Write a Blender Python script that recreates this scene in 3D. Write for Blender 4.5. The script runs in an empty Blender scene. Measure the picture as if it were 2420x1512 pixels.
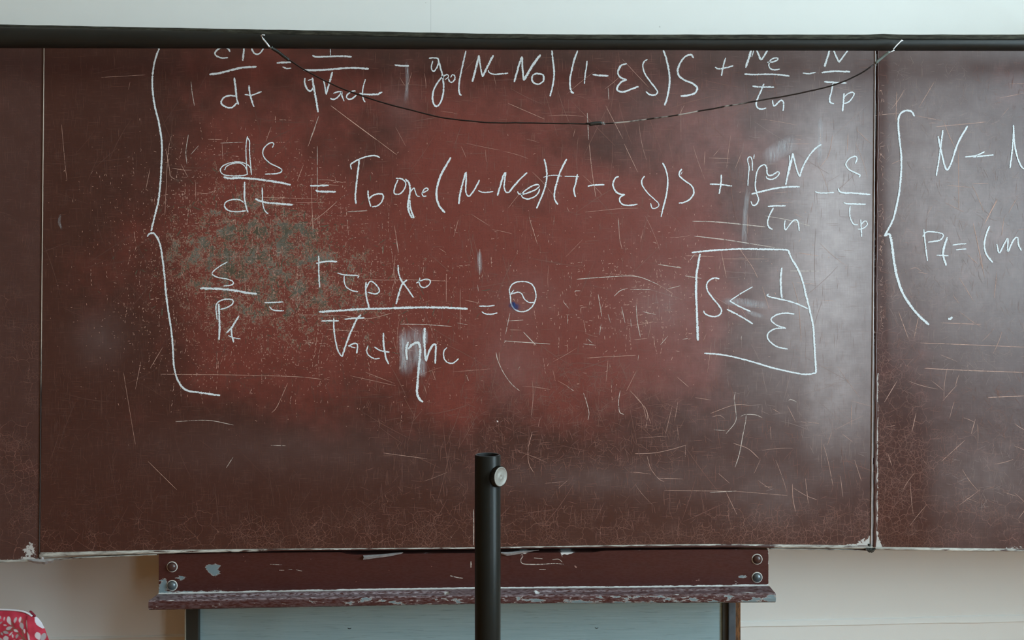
import bpy, bmesh, math, random
import numpy as np
from mathutils import Vector, Matrix, noise as mnoise

scene = bpy.context.scene
col = scene.collection
random.seed(11)
rng = np.random.default_rng(7)

# ------------------------------------------------------------------ camera
FPX, D, ZC = 2014.0, 2.05, 1.5          # focal length in pixels of a 2420 px wide frame, camera distance, eye height
cam_d = bpy.data.cameras.new('camera')
cam_d.sensor_width = 36.0
cam_d.lens = 36.0 * FPX / 2420.0
cam_d.clip_start = 0.05
cam = bpy.data.objects.new('camera', cam_d)
col.objects.link(cam)
cam.location = (0, -D, ZC)
cam.rotation_euler = (math.pi / 2, 0, 0)
scene.camera = cam

# ------------------------------------------------------------------ world, daylight, exposure
world = bpy.data.worlds.new('World')
scene.world = world
world.use_nodes = True
bg = world.node_tree.nodes['Background']
bg.inputs[0].default_value = (0.72, 0.84, 1.0, 1)
bg.inputs[1].default_value = 1.0
RX = 2.9                                   # inner face of the window wall
WINDOWS = [(-2.4, 1.6, 325), (-5.9, 1.15, 165)]   # centre along the wall, width, daylight watts
WZ0, WZ1 = 1.05, 3.75
for i, (wy, ww, we) in enumerate(WINDOWS):
    ld = bpy.data.lights.new('daylight', 'AREA')
    ld.shape = 'RECTANGLE'
    ld.size, ld.size_y = WZ1 - WZ0, ww
    ld.energy = we
    ld.color = (0.66, 0.885, 1.0)
    lo = bpy.data.objects.new('daylight', ld)
    col.objects.link(lo)
    lo.location = (RX + 0.22, wy, (WZ0 + WZ1) / 2)
    lo.rotation_euler = (0, math.pi / 2, 0)
scene.view_settings.view_transform = 'Standard'
scene.view_settings.look = 'None'
scene.view_settings.exposure = 0.0
scene.view_settings.gamma = 1.0
scene.view_settings.use_curve_mapping = False
scene.cycles.use_denoising = True
scene.cycles.max_bounces = 5
scene.cycles.use_adaptive_sampling = True
scene.cycles.adaptive_threshold = 0.05
scene.cycles.adaptive_min_samples = 12
scene.cycles.transparent_max_bounces = 16

# ------------------------------------------------------------------ projection helpers
def P(px, py, Y=0.0):
    """world point at depth Y that the camera sees at this pixel of the 2420x1512 frame"""
    s = (Y + D) / FPX
    return Vector(((px - 1210) * s, Y, ZC + (756 - py) * s))

def Pplane(px, py, o, n):
    d = Vector(((px - 1210) / FPX, 1.0, (756 - py) / FPX))
    c = Vector((0, -D, ZC))
    t = (o - c).dot(n) / d.dot(n)
    return c + d * t

def lerp(a, b, t): return a + (b - a) * t
def interp(tab, x):
    return float(np.interp(x, [p[0] for p in tab], [p[1] for p in tab]))

# ------------------------------------------------------------------ object helpers
def link(name, me, mat=None, parent=None, label=None, kind=None):
    o = bpy.data.objects.new(name, me)
    col.objects.link(o)
    if mat is not None and me is not None: me.materials.append(mat)
    if parent is not None: o.parent = parent
    if label: o['label'] = label
    if kind: o['kind'] = kind
    return o

def thing(name, label, cat, group=None):
    o = link(name, None)
    o['label'] = label; o['category'] = cat
    if group: o['group'] = group
    return o

def mesh_from(name, verts, faces, smooth=False):
    me = bpy.data.meshes.new(name)
    me.from_pydata([tuple(v) for v in verts], [], faces)
    if smooth:
        me.polygons.foreach_set('use_smooth', [True] * len(me.polygons))
    me.update()
    return me

def box_mesh(name, x0, x1, y0, y1, z0, z1, bevel=0.0, seg=2):
    bm = bmesh.new()
    vs = [bm.verts.new((x, y, z)) for x in (x0, x1) for y in (y0, y1) for z in (z0, z1)]
    for f in ((0,1,3,2),(4,6,7,5),(0,4,5,1),(2,3,7,6),(0,2,6,4),(1,5,7,3)):
        bm.faces.new([vs[i] for i in f])
    bmesh.ops.recalc_face_normals(bm, faces=bm.faces)
    if bevel:
        bmesh.ops.bevel(bm, geom=bm.edges[:], offset=bevel, segments=seg, affect='EDGES', profile=0.6)
    me = bpy.data.meshes.new(name); bm.to_mesh(me); bm.free()
    return me

def box(name, x0, x1, y0, y1, z0, z1, mat, parent=None, bevel=0.0, **k):
    return link(name, box_mesh(name, x0, x1, y0, y1, z0, z1, bevel), mat, parent, **k)

def tube_mesh(name, pts, radii, seg=12, cap=True):
    """round tube along a 3-D polyline, a radius per point"""
    if not hasattr(radii, '__len__'): radii = [radii] * len(pts)
    verts, faces = [], []
    pts = [Vector(p) for p in pts]
    for i, p in enumerate(pts):
        t = (pts[min(i + 1, len(pts) - 1)] - pts[max(i - 1, 0)]).normalized()
        a = Vector((0, 0, 1)) if abs(t.z) < 0.9 else Vector((0, 1, 0))
        u = t.cross(a).normalized(); v = u.cross(t).normalized()
        for k in range(seg):
            an = 2 * math.pi * k / seg
            verts.append(p + (u * math.cos(an) + v * math.sin(an)) * radii[i])
    for i in range(len(pts) - 1):
        for k in range(seg):
            k2 = (k + 1) % seg
            faces.append((i*seg+k, i*seg+k2, (i+1)*seg+k2, (i+1)*seg+k))
    if cap:
        faces.append(tuple(range(seg))[::-1])
        faces.append(tuple((len(pts)-1)*seg + k for k in range(seg)))
    me = mesh_from(name, verts, faces, True)
    return me

def lathe_mesh(name, prof, seg=32, M=None):
    """prof: (radius, height) pairs, turned round z, then placed by M"""
    verts, faces = [], []
    for r, h in prof:
        for k in range(seg):
            a = 2 * math.pi * k / seg
            v = Vector((r * math.cos(a), r * math.sin(a), h))
            verts.append(M @ v if M else v)
    for i in range(len(prof) - 1):
        for k in range(seg):
            k2 = (k + 1) % seg
            faces.append((i*seg+k, i*seg+k2, (i+1)*seg+k2, (i+1)*seg+k))
    return mesh_from(name, verts, faces, True)

def smooth_line(pts, step=3.0):
    """Catmull-Rom through 2-D pixel points, resampled about every `step` pixels"""
    pts = [np.array(p[:2], float) for p in pts]
    if len(pts) == 2:
        n = max(2, int(np.linalg.norm(pts[1] - pts[0]) / (step * 2)) + 1)
        return [pts[0] + (pts[1] - pts[0]) * t for t in np.linspace(0, 1, n + 1)]
    out = []
    q = [2*pts[0]-pts[1]] + pts + [2*pts[-1]-pts[-2]]
    for i in range(1, len(q) - 2):
        p0, p1, p2, p3 = q[i-1], q[i], q[i+1], q[i+2]
        n = max(2, int(np.linalg.norm(p2 - p1) / step) + 1)
        for t in np.linspace(0, 1, n, endpoint=False):
            out.append(0.5*((2*p1)+(-p0+p2)*t+(2*p0-5*p1+4*p2-p3)*t*t+(-p0+3*p1-3*p2+p3)*t**3))
    out.append(pts[-1])
    return out

# ------------------------------------------------------------------ node helpers
class V:
    def __init__(s, nt, sock): s.nt, s.s = nt, sock
    def _m(s, op, *a, clamp=False):
        n = s.nt.nodes.new('ShaderNodeMath'); n.operation = op; n.use_clamp = clamp
        for i, x in enumerate((s,) + a):
            if isinstance(x, V): s.nt.links.new(x.s, n.inputs[i])
            else: n.inputs[i].default_value = x
        return V(s.nt, n.outputs[0])
    def __add__(s, o): return s._m('ADD', o)
    def __sub__(s, o): return s._m('SUBTRACT', o)
    def __mul__(s, o): return s._m('MULTIPLY', o)
    __rmul__ = __mul__; __radd__ = __add__
    def max(s, o): return s._m('MAXIMUM', o)
    def min(s, o): return s._m('MINIMUM', o)
    def abs(s): return s._m('ABSOLUTE')
    def pow(s, o): return s._m('POWER', o)
    def inv(s): return s._m('MULTIPLY', -1.0)._m('ADD', 1.0)
    def step(s, a, b):
        n = s.nt.nodes.new('ShaderNodeMapRange'); n.interpolation_type = 'SMOOTHSTEP'
        s.nt.links.new(s.s, n.inputs[0])
        n.inputs[1].default_value = a; n.inputs[2].default_value = b
        return V(s.nt, n.outputs[0])

class Mat:
    def __init__(s, name, rough=0.5, spec=0.5, color=None, metal=0.0, flat=False):
        s.flat = flat
        s.m = bpy.data.materials.new(name); s.m.use_nodes = True
        s.nt = s.m.node_tree
        s.b = s.nt.nodes['Principled BSDF']
        s.b.inputs['Roughness'].default_value = rough
        s.b.inputs['Specular IOR Level'].default_value = spec
        s.b.inputs['Metallic'].default_value = metal
        if color: s.b.inputs['Base Color'].default_value = (*color, 1)
        s._co = None
    def co(s, scale=None, rot=None):
        if s._co is None:
            s._co = s.nt.nodes.new('ShaderNodeTexCoord').outputs['Object']
            if s.flat:                          # upright flat surface: work in its own (x, z) plane
                sp = s.nt.nodes.new('ShaderNodeSeparateXYZ'); cb = s.nt.nodes.new('ShaderNodeCombineXYZ')
                s.nt.links.new(s._co, sp.inputs[0])
                s.nt.links.new(sp.outputs[0], cb.inputs[0]); s.nt.links.new(sp.outputs[2], cb.inputs[1])
                s._co = cb.outputs[0]
        if scale is None: return s._co
        if s.flat: scale = (scale[0], scale[2], 1)
        n = s.nt.nodes.new('ShaderNodeMapping'); s.nt.links.new(s._co, n.inputs[0])
        n.inputs['Scale'].default_value = scale
        if rot: n.inputs['Rotation'].default_value = rot
        return n.outputs[0]
    def noise(s, scale, detail=4, rough=0.55, stretch=None, rot=None, dist=0.0):
        n = s.nt.nodes.new('ShaderNodeTexNoise')
        if s.flat: n.noise_dimensions = '2D'
        s.nt.links.new(s.co(stretch, rot), n.inputs['Vector'])
        n.inputs['Scale'].default_value = scale; n.inputs['Detail'].default_value = detail
        n.inputs['Roughness'].default_value = rough; n.inputs['Distortion'].default_value = dist
        return V(s.nt, n.outputs['Fac'])
    def cracks(s, scale, warp=0.012, wscale=25):
        nz = s.nt.nodes.new('ShaderNodeTexNoise'); nz.inputs['Scale'].default_value = wscale
        nz.noise_dimensions = '2D'; nz.inputs['Detail'].default_value = 1
        s.nt.links.new(s.co(), nz.inputs['Vector'])
        ad = s.nt.nodes.new('ShaderNodeVectorMath'); ad.operation = 'MULTIPLY_ADD'
        s.nt.links.new(nz.outputs['Color'], ad.inputs[0]); ad.inputs[1].default_value = (warp,) * 3
        s.nt.links.new(s.co(), ad.inputs[2])
        v = s.nt.nodes.new('ShaderNodeTexVoronoi'); v.feature = 'DISTANCE_TO_EDGE'; v.voronoi_dimensions = '2D'
        v.inputs['Scale'].default_value = scale
        s.nt.links.new(ad.outputs[0], v.inputs['Vector'])
        return V(s.nt, v.outputs['Distance'])
    def attr(s, name):
        n = s.nt.nodes.new('ShaderNodeAttribute'); n.attribute_name = name
        return V(s.nt, n.outputs['Fac'])
    def uv(s):
        n = s.nt.nodes.new('ShaderNodeUVMap'); sp = s.nt.nodes.new('ShaderNodeSeparateXYZ')
        s.nt.links.new(n.outputs[0], sp.inputs[0])
        return V(s.nt, sp.outputs[0]), V(s.nt, sp.outputs[1])
    def sep(s):
        sp = s.nt.nodes.new('ShaderNodeSeparateXYZ'); s.nt.links.new(s.co(), sp.inputs[0])
        return [V(s.nt, o) for o in sp.outputs]
    def mix(s, fac, a, b):
        n = s.nt.nodes.new('ShaderNodeMix'); n.data_type = 'RGBA'
        if isinstance(fac, V): s.nt.links.new(fac.s, n.inputs[0])
        else: n.inputs[0].default_value = fac
        for sock, x in ((n.inputs[6], a), (n.inputs[7], b)):
            if isinstance(x, V): s.nt.links.new(x.s, sock)
            else: sock.default_value = (*x, 1)
        return V(s.nt, n.outputs[2])
    def set(s, name, v): s.nt.links.new(v.s, s.b.inputs[name])
    def bump(s, h, strength=0.3, dist=0.001):
        n = s.nt.nodes.new('ShaderNodeBump'); n.inputs['Strength'].default_value = strength
        n.inputs['Distance'].default_value = dist
        s.nt.links.new(h.s, n.inputs['Height']); s.nt.links.new(n.outputs[0], s.b.inputs['Normal'])

def srgb(r, g, b, k=1.0):
    f = lambda c: ((c/255)/12.92 if c/255 <= 0.04045 else ((c/255+0.055)/1.055)**2.4) * k
    return (f(r), f(g), f(b))

# ------------------------------------------------------------------ materials
def plain(name, c, rough=0.5, spec=0.5, metal=0.0, var=0.15, scale=30):
    m = Mat(name, rough, spec, metal=metal)
    n = m.noise(scale, 5)
    m.set('Base Color', m.mix(n, tuple(x*(1-var) for x in c), tuple(min(1, x*(1+var)) for x in c)))
    return m

def board_material():
    m = Mat('board_paint', 0.42, 0.5, flat=True)
    wear, dust_glare, crack, flake, red = [m.attr(a) for a in ('wear', 'dust_glare', 'crack', 'flake', 'red')]
    big = m.noise(4.5, 5, 0.6); mid = m.noise(22, 6, 0.6); fine = m.noise(160, 4, 0.6)
    wv = m.noise(700, 2, 0.5, (1, 1, 0.035)); wh = m.noise(700, 2, 0.5, (0.035, 1, 1))
    # paint: brick red where rubbed clean, brown elsewhere
    rf = (red + (big - 0.5) * 0.9 + (mid - 0.5) * 0.35).step(0.18, 0.85)
    base = m.mix(rf, BROWN, RED)
    base = m.mix((fine - 0.5).abs() * 0.9, base, (0.03, 0.016, 0.013))
    # fine brushed wear
    br = wv.max(wh).step(0.60, 0.78) * (mid.step(0.35, 0.7) * 0.8 + 0.12)
    base = m.mix(br * 0.17, base, SALMON)
    # chalk dust film with wiping streaks; window glare is painted into it too
    df = dust_glare * (mid * 0.55 + 0.5) * (wv * 0.22 + wh * 0.22 + 0.74)
    df = df._m('MINIMUM', 0.75)
    base = m.mix(df, base, (0.50, 0.435, 0.435))
    # crackled paint
    c1 = m.cracks(27, 0.013, 60).step(0.004, 0.014).inv() * (m.noise(11, 2) + crack * 0.40).step(0.66, 0.82)
    c2 = m.cracks(62, 0.007, 110).step(0.015, 0.04).inv() * (m.noise(9, 2, 0.6) + crack * 0.36).step(0.74, 0.92) * 0.8
    c3 = m.cracks(130, 0.004, 90).step(0.03, 0.08).inv() * (m.noise(17, 2, 0.6) + crack * 0.20).step(0.62, 0.82) * 0.45
    cr = c1.max(c2).max(c3) * crack.step(0.05, 0.45)
    base = m.mix(cr * 0.54, base, (0.32, 0.165, 0.13))
    # worn patch: old green coat showing through, salmon primer at its rim
    n1 = m.noise(30, 6, 0.72); n2 = m.noise(330, 3, 0.6, (1, 1, 0.4)); n3 = m.noise(330, 3, 0.6, (0.4, 1, 1))
    w = (wear * 0.74).min(0.545) + (n1 - 0.5) * 1.7 + (n2.max(n3) - 0.56) * 1.5
    w = w * wear.step(0.02, 0.12)
    base = m.mix(w.step(0.48, 0.52) * 0.9, base, (0.37, 0.215, 0.155))
    green = m.mix(mid.step(0.3, 0.7), (0.072, 0.064, 0.044), (0.145, 0.135, 0.115))
    base = m.mix(w.step(0.56, 0.60), base, green)
    # flaked rims
    fl = (flake + (m.noise(120, 6, 0.7) - 0.5) * 1.2).step(0.52, 0.6) * flake.step(0.02, 0.1)
    base = m.mix(fl, base, (0.50, 0.48, 0.46))
    m.set('Base Color', base)
    m.set('Roughness', mid * 0.14 + 0.26 + dust_glare * 0.12)
    m.bump(m.noise(220, 2), 0.12, 0.0004)
    return m.m

BROWN = (0.060, 0.0190, 0.0140)
RED = (0.175, 0.0370, 0.0270)
SALMON = (0.42, 0.215, 0.16)

def chalk_material(name, color, thr=0.36, soft=False):
    m = Mat(name, 0.95, 0.1)
    u, v = m.uv()
    grain = m.noise(430, 3, 0.6); cl = m.noise(120, 3, 0.6)
    m.set('Base Color', m.mix(grain, tuple(c * 0.92 for c in color), color))
    e = v.abs()
    if soft:
        st = m.noise(420, 3, 0.6, (1, 1, 0.08))
        a = e.pow(2.0).inv() * u.step(0.0, 0.25) * u.inv().step(0.0, 0.35) * (st * 1.5 - 0.35) * thr
        a = a._m('MAXIMUM', 0.0)
    else:
        d = e.pow(2.2).inv() * 0.85 + (grain - 0.5) * 2.3 + (cl - 0.5) * 0.9
        a = d.step(thr - 0.22, thr + 0.12)
    m.set('Alpha', a)
    return m.m

MAT = {}
MAT['board'] = board_material()
MAT['chalk'] = chalk_material('chalk', (0.72, 0.77, 0.80), 0.40)
MAT['smear'] = chalk_material('chalk_smear', (0.70, 0.72, 0.76), 0.62, True)
MAT['blue_smear'] = chalk_material('blue_chalk', (0.03, 0.07, 0.22), 1.1, True)
def broken_mat(name, c, lo):
    m = Mat(name, 0.7, 0.2)
    m.set('Base Color', m.mix(m.noise(60, 2), tuple(x*0.7 for x in c), tuple(x*1.25 for x in c)))
    m.set('Alpha', m.noise(75, 4, 0.8).step(lo - 0.12, lo + 0.16))
    return m.m
MAT['scratch'] = broken_mat('scratch_primer', (0.54, 0.34, 0.275), 0.36)
MAT['scratch_dim'] = plain('scratch_faint', (0.20, 0.098, 0.078), 0.6, 0.3, scale=40, var=0.35).m
MAT['scratch_light'] = broken_mat('scratch_light', (0.56, 0.48, 0.43), 0.40)
MAT['scratch_dark'] = plain('scratch_faintest', (0.135, 0.066, 0.052), 0.6, 0.3, scale=40, var=0.35).m
MAT['scratch_mid'] = plain('scratch_dusty', (0.27, 0.195, 0.18), 0.6, 0.3, scale=40, var=0.3).m
MAT['scratch_green'] = plain('scratch_undercoat', (0.105, 0.088, 0.060), 0.6, 0.3, scale=60, var=0.3).m

def worn_edge():
    m = Mat('worn_edging', 0.5, 0.5)
    a = m.noise(30, 6, 0.65, (0.5, 1, 2.5)); b = m.noise(120, 4, 0.6, (0.25, 1, 2))
    keep = (a + (b - 0.5) * 0.9 + m.attr('rim') * 0.55).step(0.86, 0.98)
    c = m.mix(b.step(0.4, 0.6), (0.30, 0.28, 0.25), (0.58, 0.57, 0.52))
    c = m.mix(m.noise(3.0, 2).step(0.45, 0.65) * 0.5, c, (0.16, 0.13, 0.105))
    m.set('Base Color', m.mix(keep, (0.058, 0.022, 0.018), c))
    m.bump(a, 0.4, 0.001)
    return m.m
MAT['edge'] = worn_edge()
MAT['bare_strip'] = plain('bare_torn_metal', (0.38, 0.36, 0.36), 0.5, 0.4, 0.1, 0.5, 90).m
MAT['edge_metal'] = plain('edging_metal', (0.36, 0.32, 0.32), 0.45, 0.4, 0.1, 0.45, 26).m
MAT['gap'] = plain('dark_gap', (0.014, 0.012, 0.010), 0.8, 0.2).m

def tray_material():
    m = Mat('tray_paint', 0.33, 0.3)
    chip, pale, scuff = m.attr('chip'), m.attr('pale'), m.attr('scuff')
    n = m.noise(60, 6, 0.65, (0.45, 1, 1.6)); f = m.noise(300, 4, 0.6, (0.3, 1, 1)); g = m.noise(8, 4)
    base = m.mix(g, (0.052, 0.0135, 0.0110), (0.066, 0.0185, 0.0150))
    base = m.mix(m.noise(140, 3, 0.5, (0.08, 1, 1)).step(0.45, 0.75) * 0.4, base, (0.05, 0.018, 0.015))
    base = m.mix(scuff * f.step(0.36, 0.62) * 0.8, base, (0.36, 0.30, 0.33))
    w = (chip + (n - 0.5) * 1.7 + (f - 0.5) * 0.9) * chip.step(0.02, 0.1)
    base = m.mix(w.step(0.50, 0.53) * 0.8, base, (0.45, 0.42, 0.40))
    base = m.mix(w.step(0.55, 0.60), base, (0.17, 0.225, 0.245))
    p = (pale + (n - 0.5) * 0.7 + (f - 0.5) * 0.5) * pale.step(0.02, 0.1)
    base = m.mix(p.step(0.45, 0.58), base, (0.60, 0.60, 0.59))
    sp = (m.noise(75, 3, 0.5)).step(0.74, 0.77)
    base = m.mix(sp * 0.7, base, (0.42, 0.25, 0.21))
    m.set('Base Color', base)
    m.set('Roughness', n * 0.2 + 0.26 + p.step(0.4, 0.6) * 0.2)
    m.bump(w.step(0.5, 0.6) * -1.0 + n * 0.25, 0.4, 0.0006)
    return m.m
MAT['tray'] = tray_material()

def brushed():
    m = Mat('brushed_steel', 0.46, 0.5, metal=0.35)
    a = m.noise(260, 4, 0.6, (0.03, 1, 1)); b = m.noise(5, 3)
    m.set('Base Color', m.mix(a, (0.22, 0.325, 0.355), (0.34, 0.455, 0.48)))
    d = m.noise(420, 2, 0.5, (0.05, 1, 1)).step(0.62, 0.72)
    m.set('Base Color', m.mix(d * 0.25, m.mix(a, (0.22, 0.36, 0.41), (0.35, 0.51, 0.57)), (0.08, 0.11, 0.12)))
    m.bump(a + d * -1.0, 0.2, 0.0004)
    return m.m
MAT['steel'] = brushed()
MAT['post_dark'] = plain('post_dark', (0.022, 0.024, 0.021), 0.45, 0.4, scale=50).m
MAT['post_blue'] = plain('post_blue_steel', (0.075, 0.10, 0.125), 0.4, 0.5, 0.3, 0.35, 40).m
MAT['post_edge'] = plain('post_edge', (0.26, 0.23, 0.18), 0.6, 0.3, 0, 0.3, 60).m
def rust():
    m = Mat('rust', 0.75, 0.2)
    a = m.noise(90, 6, 0.7, (1, 1, 0.25))
    m.set('Base Color', m.mix(a.step(0.35, 0.65), (0.055, 0.03, 0.018), (0.27, 0.12, 0.045)))
    m.bump(a, 0.5, 0.001)
    return m.m
MAT['rust'] = rust()
MAT['black_metal'] = plain('black_lacquer', (0.0125, 0.0120, 0.0100), 0.32, 0.12, scale=20).m
MAT['black_inner'] = plain('black_bore', (0.012, 0.012, 0.012), 0.6, 0.3).m
MAT['rim'] = plain('worn_rim', (0.075, 0.09, 0.10), 0.35, 0.5, 0.5, 0.5, 160).m
MAT['knurl'] = plain('knurled_dark_steel', (0.028, 0.028, 0.027), 0.4, 0.5, 0.6, 0.3, 300).m
def turned():
    m = Mat('turned_metal', 0.5, 0.4, metal=0.25)
    u, v = m.uv()
    r = (v * 75.0)._m('SINE') * 0.5 + 0.5
    n = m.noise(500, 3)
    m.set('Base Color', m.mix(r * 0.6 + n * 0.4, (0.13, 0.12, 0.105), (0.33, 0.31, 0.275)))
    m.bump(r, 0.25, 0.0003)
    return m.m
MAT['turned'] = turned()

def cloth_roll():
    m = Mat('black_oilcloth', 0.40, 0.25)
    a = m.noise(40, 6, 0.65, (0.15, 1, 1)); b = m.noise(400, 3)
    m.set('Base Color', m.mix(a, (0.011, 0.0105, 0.0085), (0.021, 0.021, 0.018)))
    m.set('Roughness', a * 0.25 + 0.30)
    m.bump(b * 0.5 + a, 0.25, 0.0008)
    return m.m
MAT['roll'] = cloth_roll()
def hem():
    m = Mat('frayed_hem', 0.8, 0.2)
    a = m.noise(150, 5, 0.65, (0.25, 1, 1))
    m.set('Base Color', m.mix(a.step(0.35, 0.7), (0.018, 0.016, 0.011), (0.060, 0.058, 0.042)))
    m.bump(a, 0.5, 0.001)
    return m.m
MAT['hem'] = hem()
def wire_mat():
    m = Mat('wire_iron', 0.3, 0.5, metal=0.4)
    x, y, z = m.sep()
    bare = (m.noise(14, 3, 0.6, (1, 0, 0)).step(0.46, 0.54)) * x.step(0.12, 0.25) * x.step(0.45, 0.6).inv()
    m.set('Base Color', m.mix(bare, (0.018, 0.012, 0.011), (0.45, 0.42, 0.40)))
    return m.m
MAT['wire'] = wire_mat()
MAT['wire_bright'] = plain('wire_bright', (0.62, 0.64, 0.66), 0.35, 0.5, 0.4, 0.15, 90).m
MAT['sleeve'] = plain('black_sleeve', (0.014, 0.015, 0.014), 0.38, 0.5).m
MAT['sleeve_teal'] = plain('teal_sleeve', (0.17, 0.21, 0.20), 0.35, 0.5, 0.3, 0.6, 120).m

def wall_mat():
    m = Mat('wall_plaster', 0.85, 0.2)
    a = m.noise(1.3, 4); b = m.noise(90, 5, 0.6)
    x, y, z = m.sep()
    base = m.mix(a, (0.77, 0.76, 0.72), (0.81, 0.80, 0.76))
    seam = (x + 0.224).abs().step(0.0006, 0.0016).inv()
    base = m.mix(seam * 0.25, base, (0.35, 0.34, 0.33))
    spk = m.noise(45, 2).step(0.80, 0.82)
    base = m.mix(spk * 0.5, base, (0.4, 0.37, 0.33))
    m.set('Base Color', base)
    m.bump(b, 0.12, 0.001)
    return m.m
MAT['wall'] = wall_mat()
MAT['panelling'] = plain('brown_panelling', (0.30, 0.145, 0.05), 0.6, 0.3, 0, 0.25, 6).m
MAT['ceiling'] = plain('ceiling_paint', (0.72, 0.66, 0.56), 0.9, 0.1).m
def floor_mat():
    m = Mat('brown_floorboards', 0.5, 0.4)
    n = m.noise(25, 5, 0.6, (1, 0.08, 1))
    x, y, z = m.sep()
    j = ((x * 9.0)._m('FRACT') - 0.5).abs().step(0.485, 0.495)
    base = m.mix(n, (0.38, 0.15, 0.04), (0.52, 0.22, 0.065))
    m.set('Base Color', m.mix(j * 0.8, base, (0.04, 0.02, 0.01)))
    return m.m
MAT['floor'] = floor_mat()
MAT['white_paint'] = plain('white_gloss_paint', (0.74, 0.74, 0.72), 0.4, 0.5).m
def glass():
    m = Mat('window_glass', 0.02, 0.5, (0.95, 0.98, 1.0))
    m.b.inputs['Alpha'].default_value = 0.08
    return m.m
MAT['glass'] = glass()
MAT['wood'] = plain('varnished_wood', (0.20, 0.10, 0.045), 0.4, 0.5, 0, 0.4, 14).m
MAT['piping'] = plain('white_piping', (0.60, 0.58, 0.62), 0.85, 0.2, 0, 0.15, 300).m
def floral():
    m = Mat('floral_cotton', 0.85, 0.2)
    n = m.nt.nodes.new('ShaderNodeAttribute'); n.attribute_name = 'print'
    m.nt.links.new(n.outputs['Color'], m.b.inputs['Base Color'])
    m.bump(m.noise(900, 2), 0.2, 0.0005)
    return m.m
MAT['floral'] = floral()

# ------------------------------------------------------------------ the room
WY = 0.30                                  # face of the wall behind the board
LX, FY, CZ = -3.6, -7.6, 4.0
box('floor', LX - 0.1, RX + 0.3, FY - 0.1, WY + 0.1, -0.08, 0.0, MAT['floor'], kind='structure', label='brown boarded classroom floor')
box('ceiling', LX - 0.1, RX + 0.3, FY - 0.1, WY + 0.1, CZ, CZ + 0.08, MAT['ceiling'], kind='structure', label='white classroom ceiling')
box('wall_back', LX - 0.1, RX + 0.3, WY, WY + 0.1, 0, CZ, MAT['wall'], kind='structure', label='off-white plaster wall behind the board')
box('wall_left', LX - 0.1, LX, FY, WY, 0, CZ, MAT['panelling'], kind='structure', label='brown panelled wall on the left')
box('wall_front', LX - 0.1, RX + 0.3, FY - 0.1, FY, 0, CZ, MAT['panelling'], kind='structure', label='brown panelled wall behind the viewer')
# window wall with its openings
bm = bmesh.new()
def bbox(bm, x0, x1, y0, y1, z0, z1):
    vs = [bm.verts.new((x, y, z)) for x in (x0, x1) for y in (y0, y1) for z in (z0, z1)]
    for f in ((0,1,3,2),(4,6,7,5),(0,4,5,1),(2,3,7,6),(0,2,6,4),(1,5,7,3)):
        bm.faces.new([vs[i] for i in f])
WT = 0.2
bbox(bm, RX, RX + WT, FY, WY, 0, WZ0)
bbox(bm, RX, RX + WT, FY, WY, WZ1, CZ)
edges = [WY] + [v for wy, ww, we in WINDOWS for v in (wy + ww/2, wy - ww/2)] + [FY]
for i in range(0, len(edges), 2):
    bbox(bm, RX, RX + WT, edges[i+1], edges[i], WZ0, WZ1)
bmesh.ops.recalc_face_normals(bm, faces=bm.faces)
me = bpy.data.meshes.new('wall_right'); bm.to_mesh(me); bm.free()
link('wall_right', me, MAT['wall'], kind='structure', label='plaster wall with two tall windows')
for i, (wy, ww, we) in enumerate(WINDOWS):
    w = link('window_%d' % (i + 1), None, kind='structure', label='tall white framed classroom window')
    x0, x1 = RX + 0.09, RX + 0.14
    y0, y1 = wy - ww/2, wy + ww/2
    for (a, b, c, d) in ((y0, y0+0.06, WZ0, WZ1), (y1-0.06, y1, WZ0, WZ1), (y0+0.06, y1-0.06, WZ0, WZ0+0.06), (y0+0.06, y1-0.06, WZ1-0.06, WZ1),
                         (wy-0.03, wy+0.03, WZ0+0.06, WZ1-0.06)):
        box('window_frame', x0, x1, a, b, c, d, MAT['white_paint'], w)
    for (a, b) in ((y0+0.06, wy-0.03), (wy+0.03, y1-0.06)):
        box('pane', RX + 0.112, RX + 0.116, a, b, WZ0+0.06, WZ1-0.06, MAT['glass'], w)
    box('window_sill', RX - 0.08, RX + 0.09, y0 - 0.05, y1 + 0.05, WZ0 - 0.04, WZ0, MAT['white_paint'], w)

# shallow plaster band low on the wall behind the board (runs slightly off level)
def band():
    Y1, Y0 = WY, WY - 0.006
    verts, faces = [], []
    n = 60
    for i in range(n + 1):
        px = lerp(-1500, 3700, i / n)
        top = 1500 - (px - 220) * 0.0235 + 3 + mnoise.noise((px*0.01, 0, 0)) * 1.6
        bot = 1510 - (px - 220) * 0.0185 + mnoise.noise((px*0.008, 5, 0)) * 1.8
        a = P(px, top, Y1); b = P(px, bot, Y0)
        verts += [(a.x, Y1, a.z), (a.x, Y0 + 0.003, a.z - 0.002), (b.x, Y0, b.z + 0.001), (b.x, Y0 + 0.001, b.z), (b.x, Y1, b.z)]
    for i in range(n):
        for k in range(4):
            faces.append((i*5+k, i*5+k+1, (i+1)*5+k+1, (i+1)*5+k))
    return mesh_from('trim_1', verts, faces)
link('trim_1', band(), MAT['wall'], kind='structure', label='shallow painted plaster band along the lower wall')
box('baseboard_back', LX, RX, WY - 0.015, WY, 0, 0.1, MAT['wood'], kind='structure', label='wooden skirting board below the back wall')

# ------------------------------------------------------------------ the blackboard
board = thing('blackboard', 'large scratched brick-red chalkboard with side wings, covered in chalk equations', 'chalkboard')

def g(px, py, cx, cy, sx, sy): return np.exp(-((px-cx)/sx)**2 - ((py-cy)/sy)**2)
def ss(x, a, b):
    t = np.clip((x - a) / (b - a), 0, 1); return t*t*(3-2*t)

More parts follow.
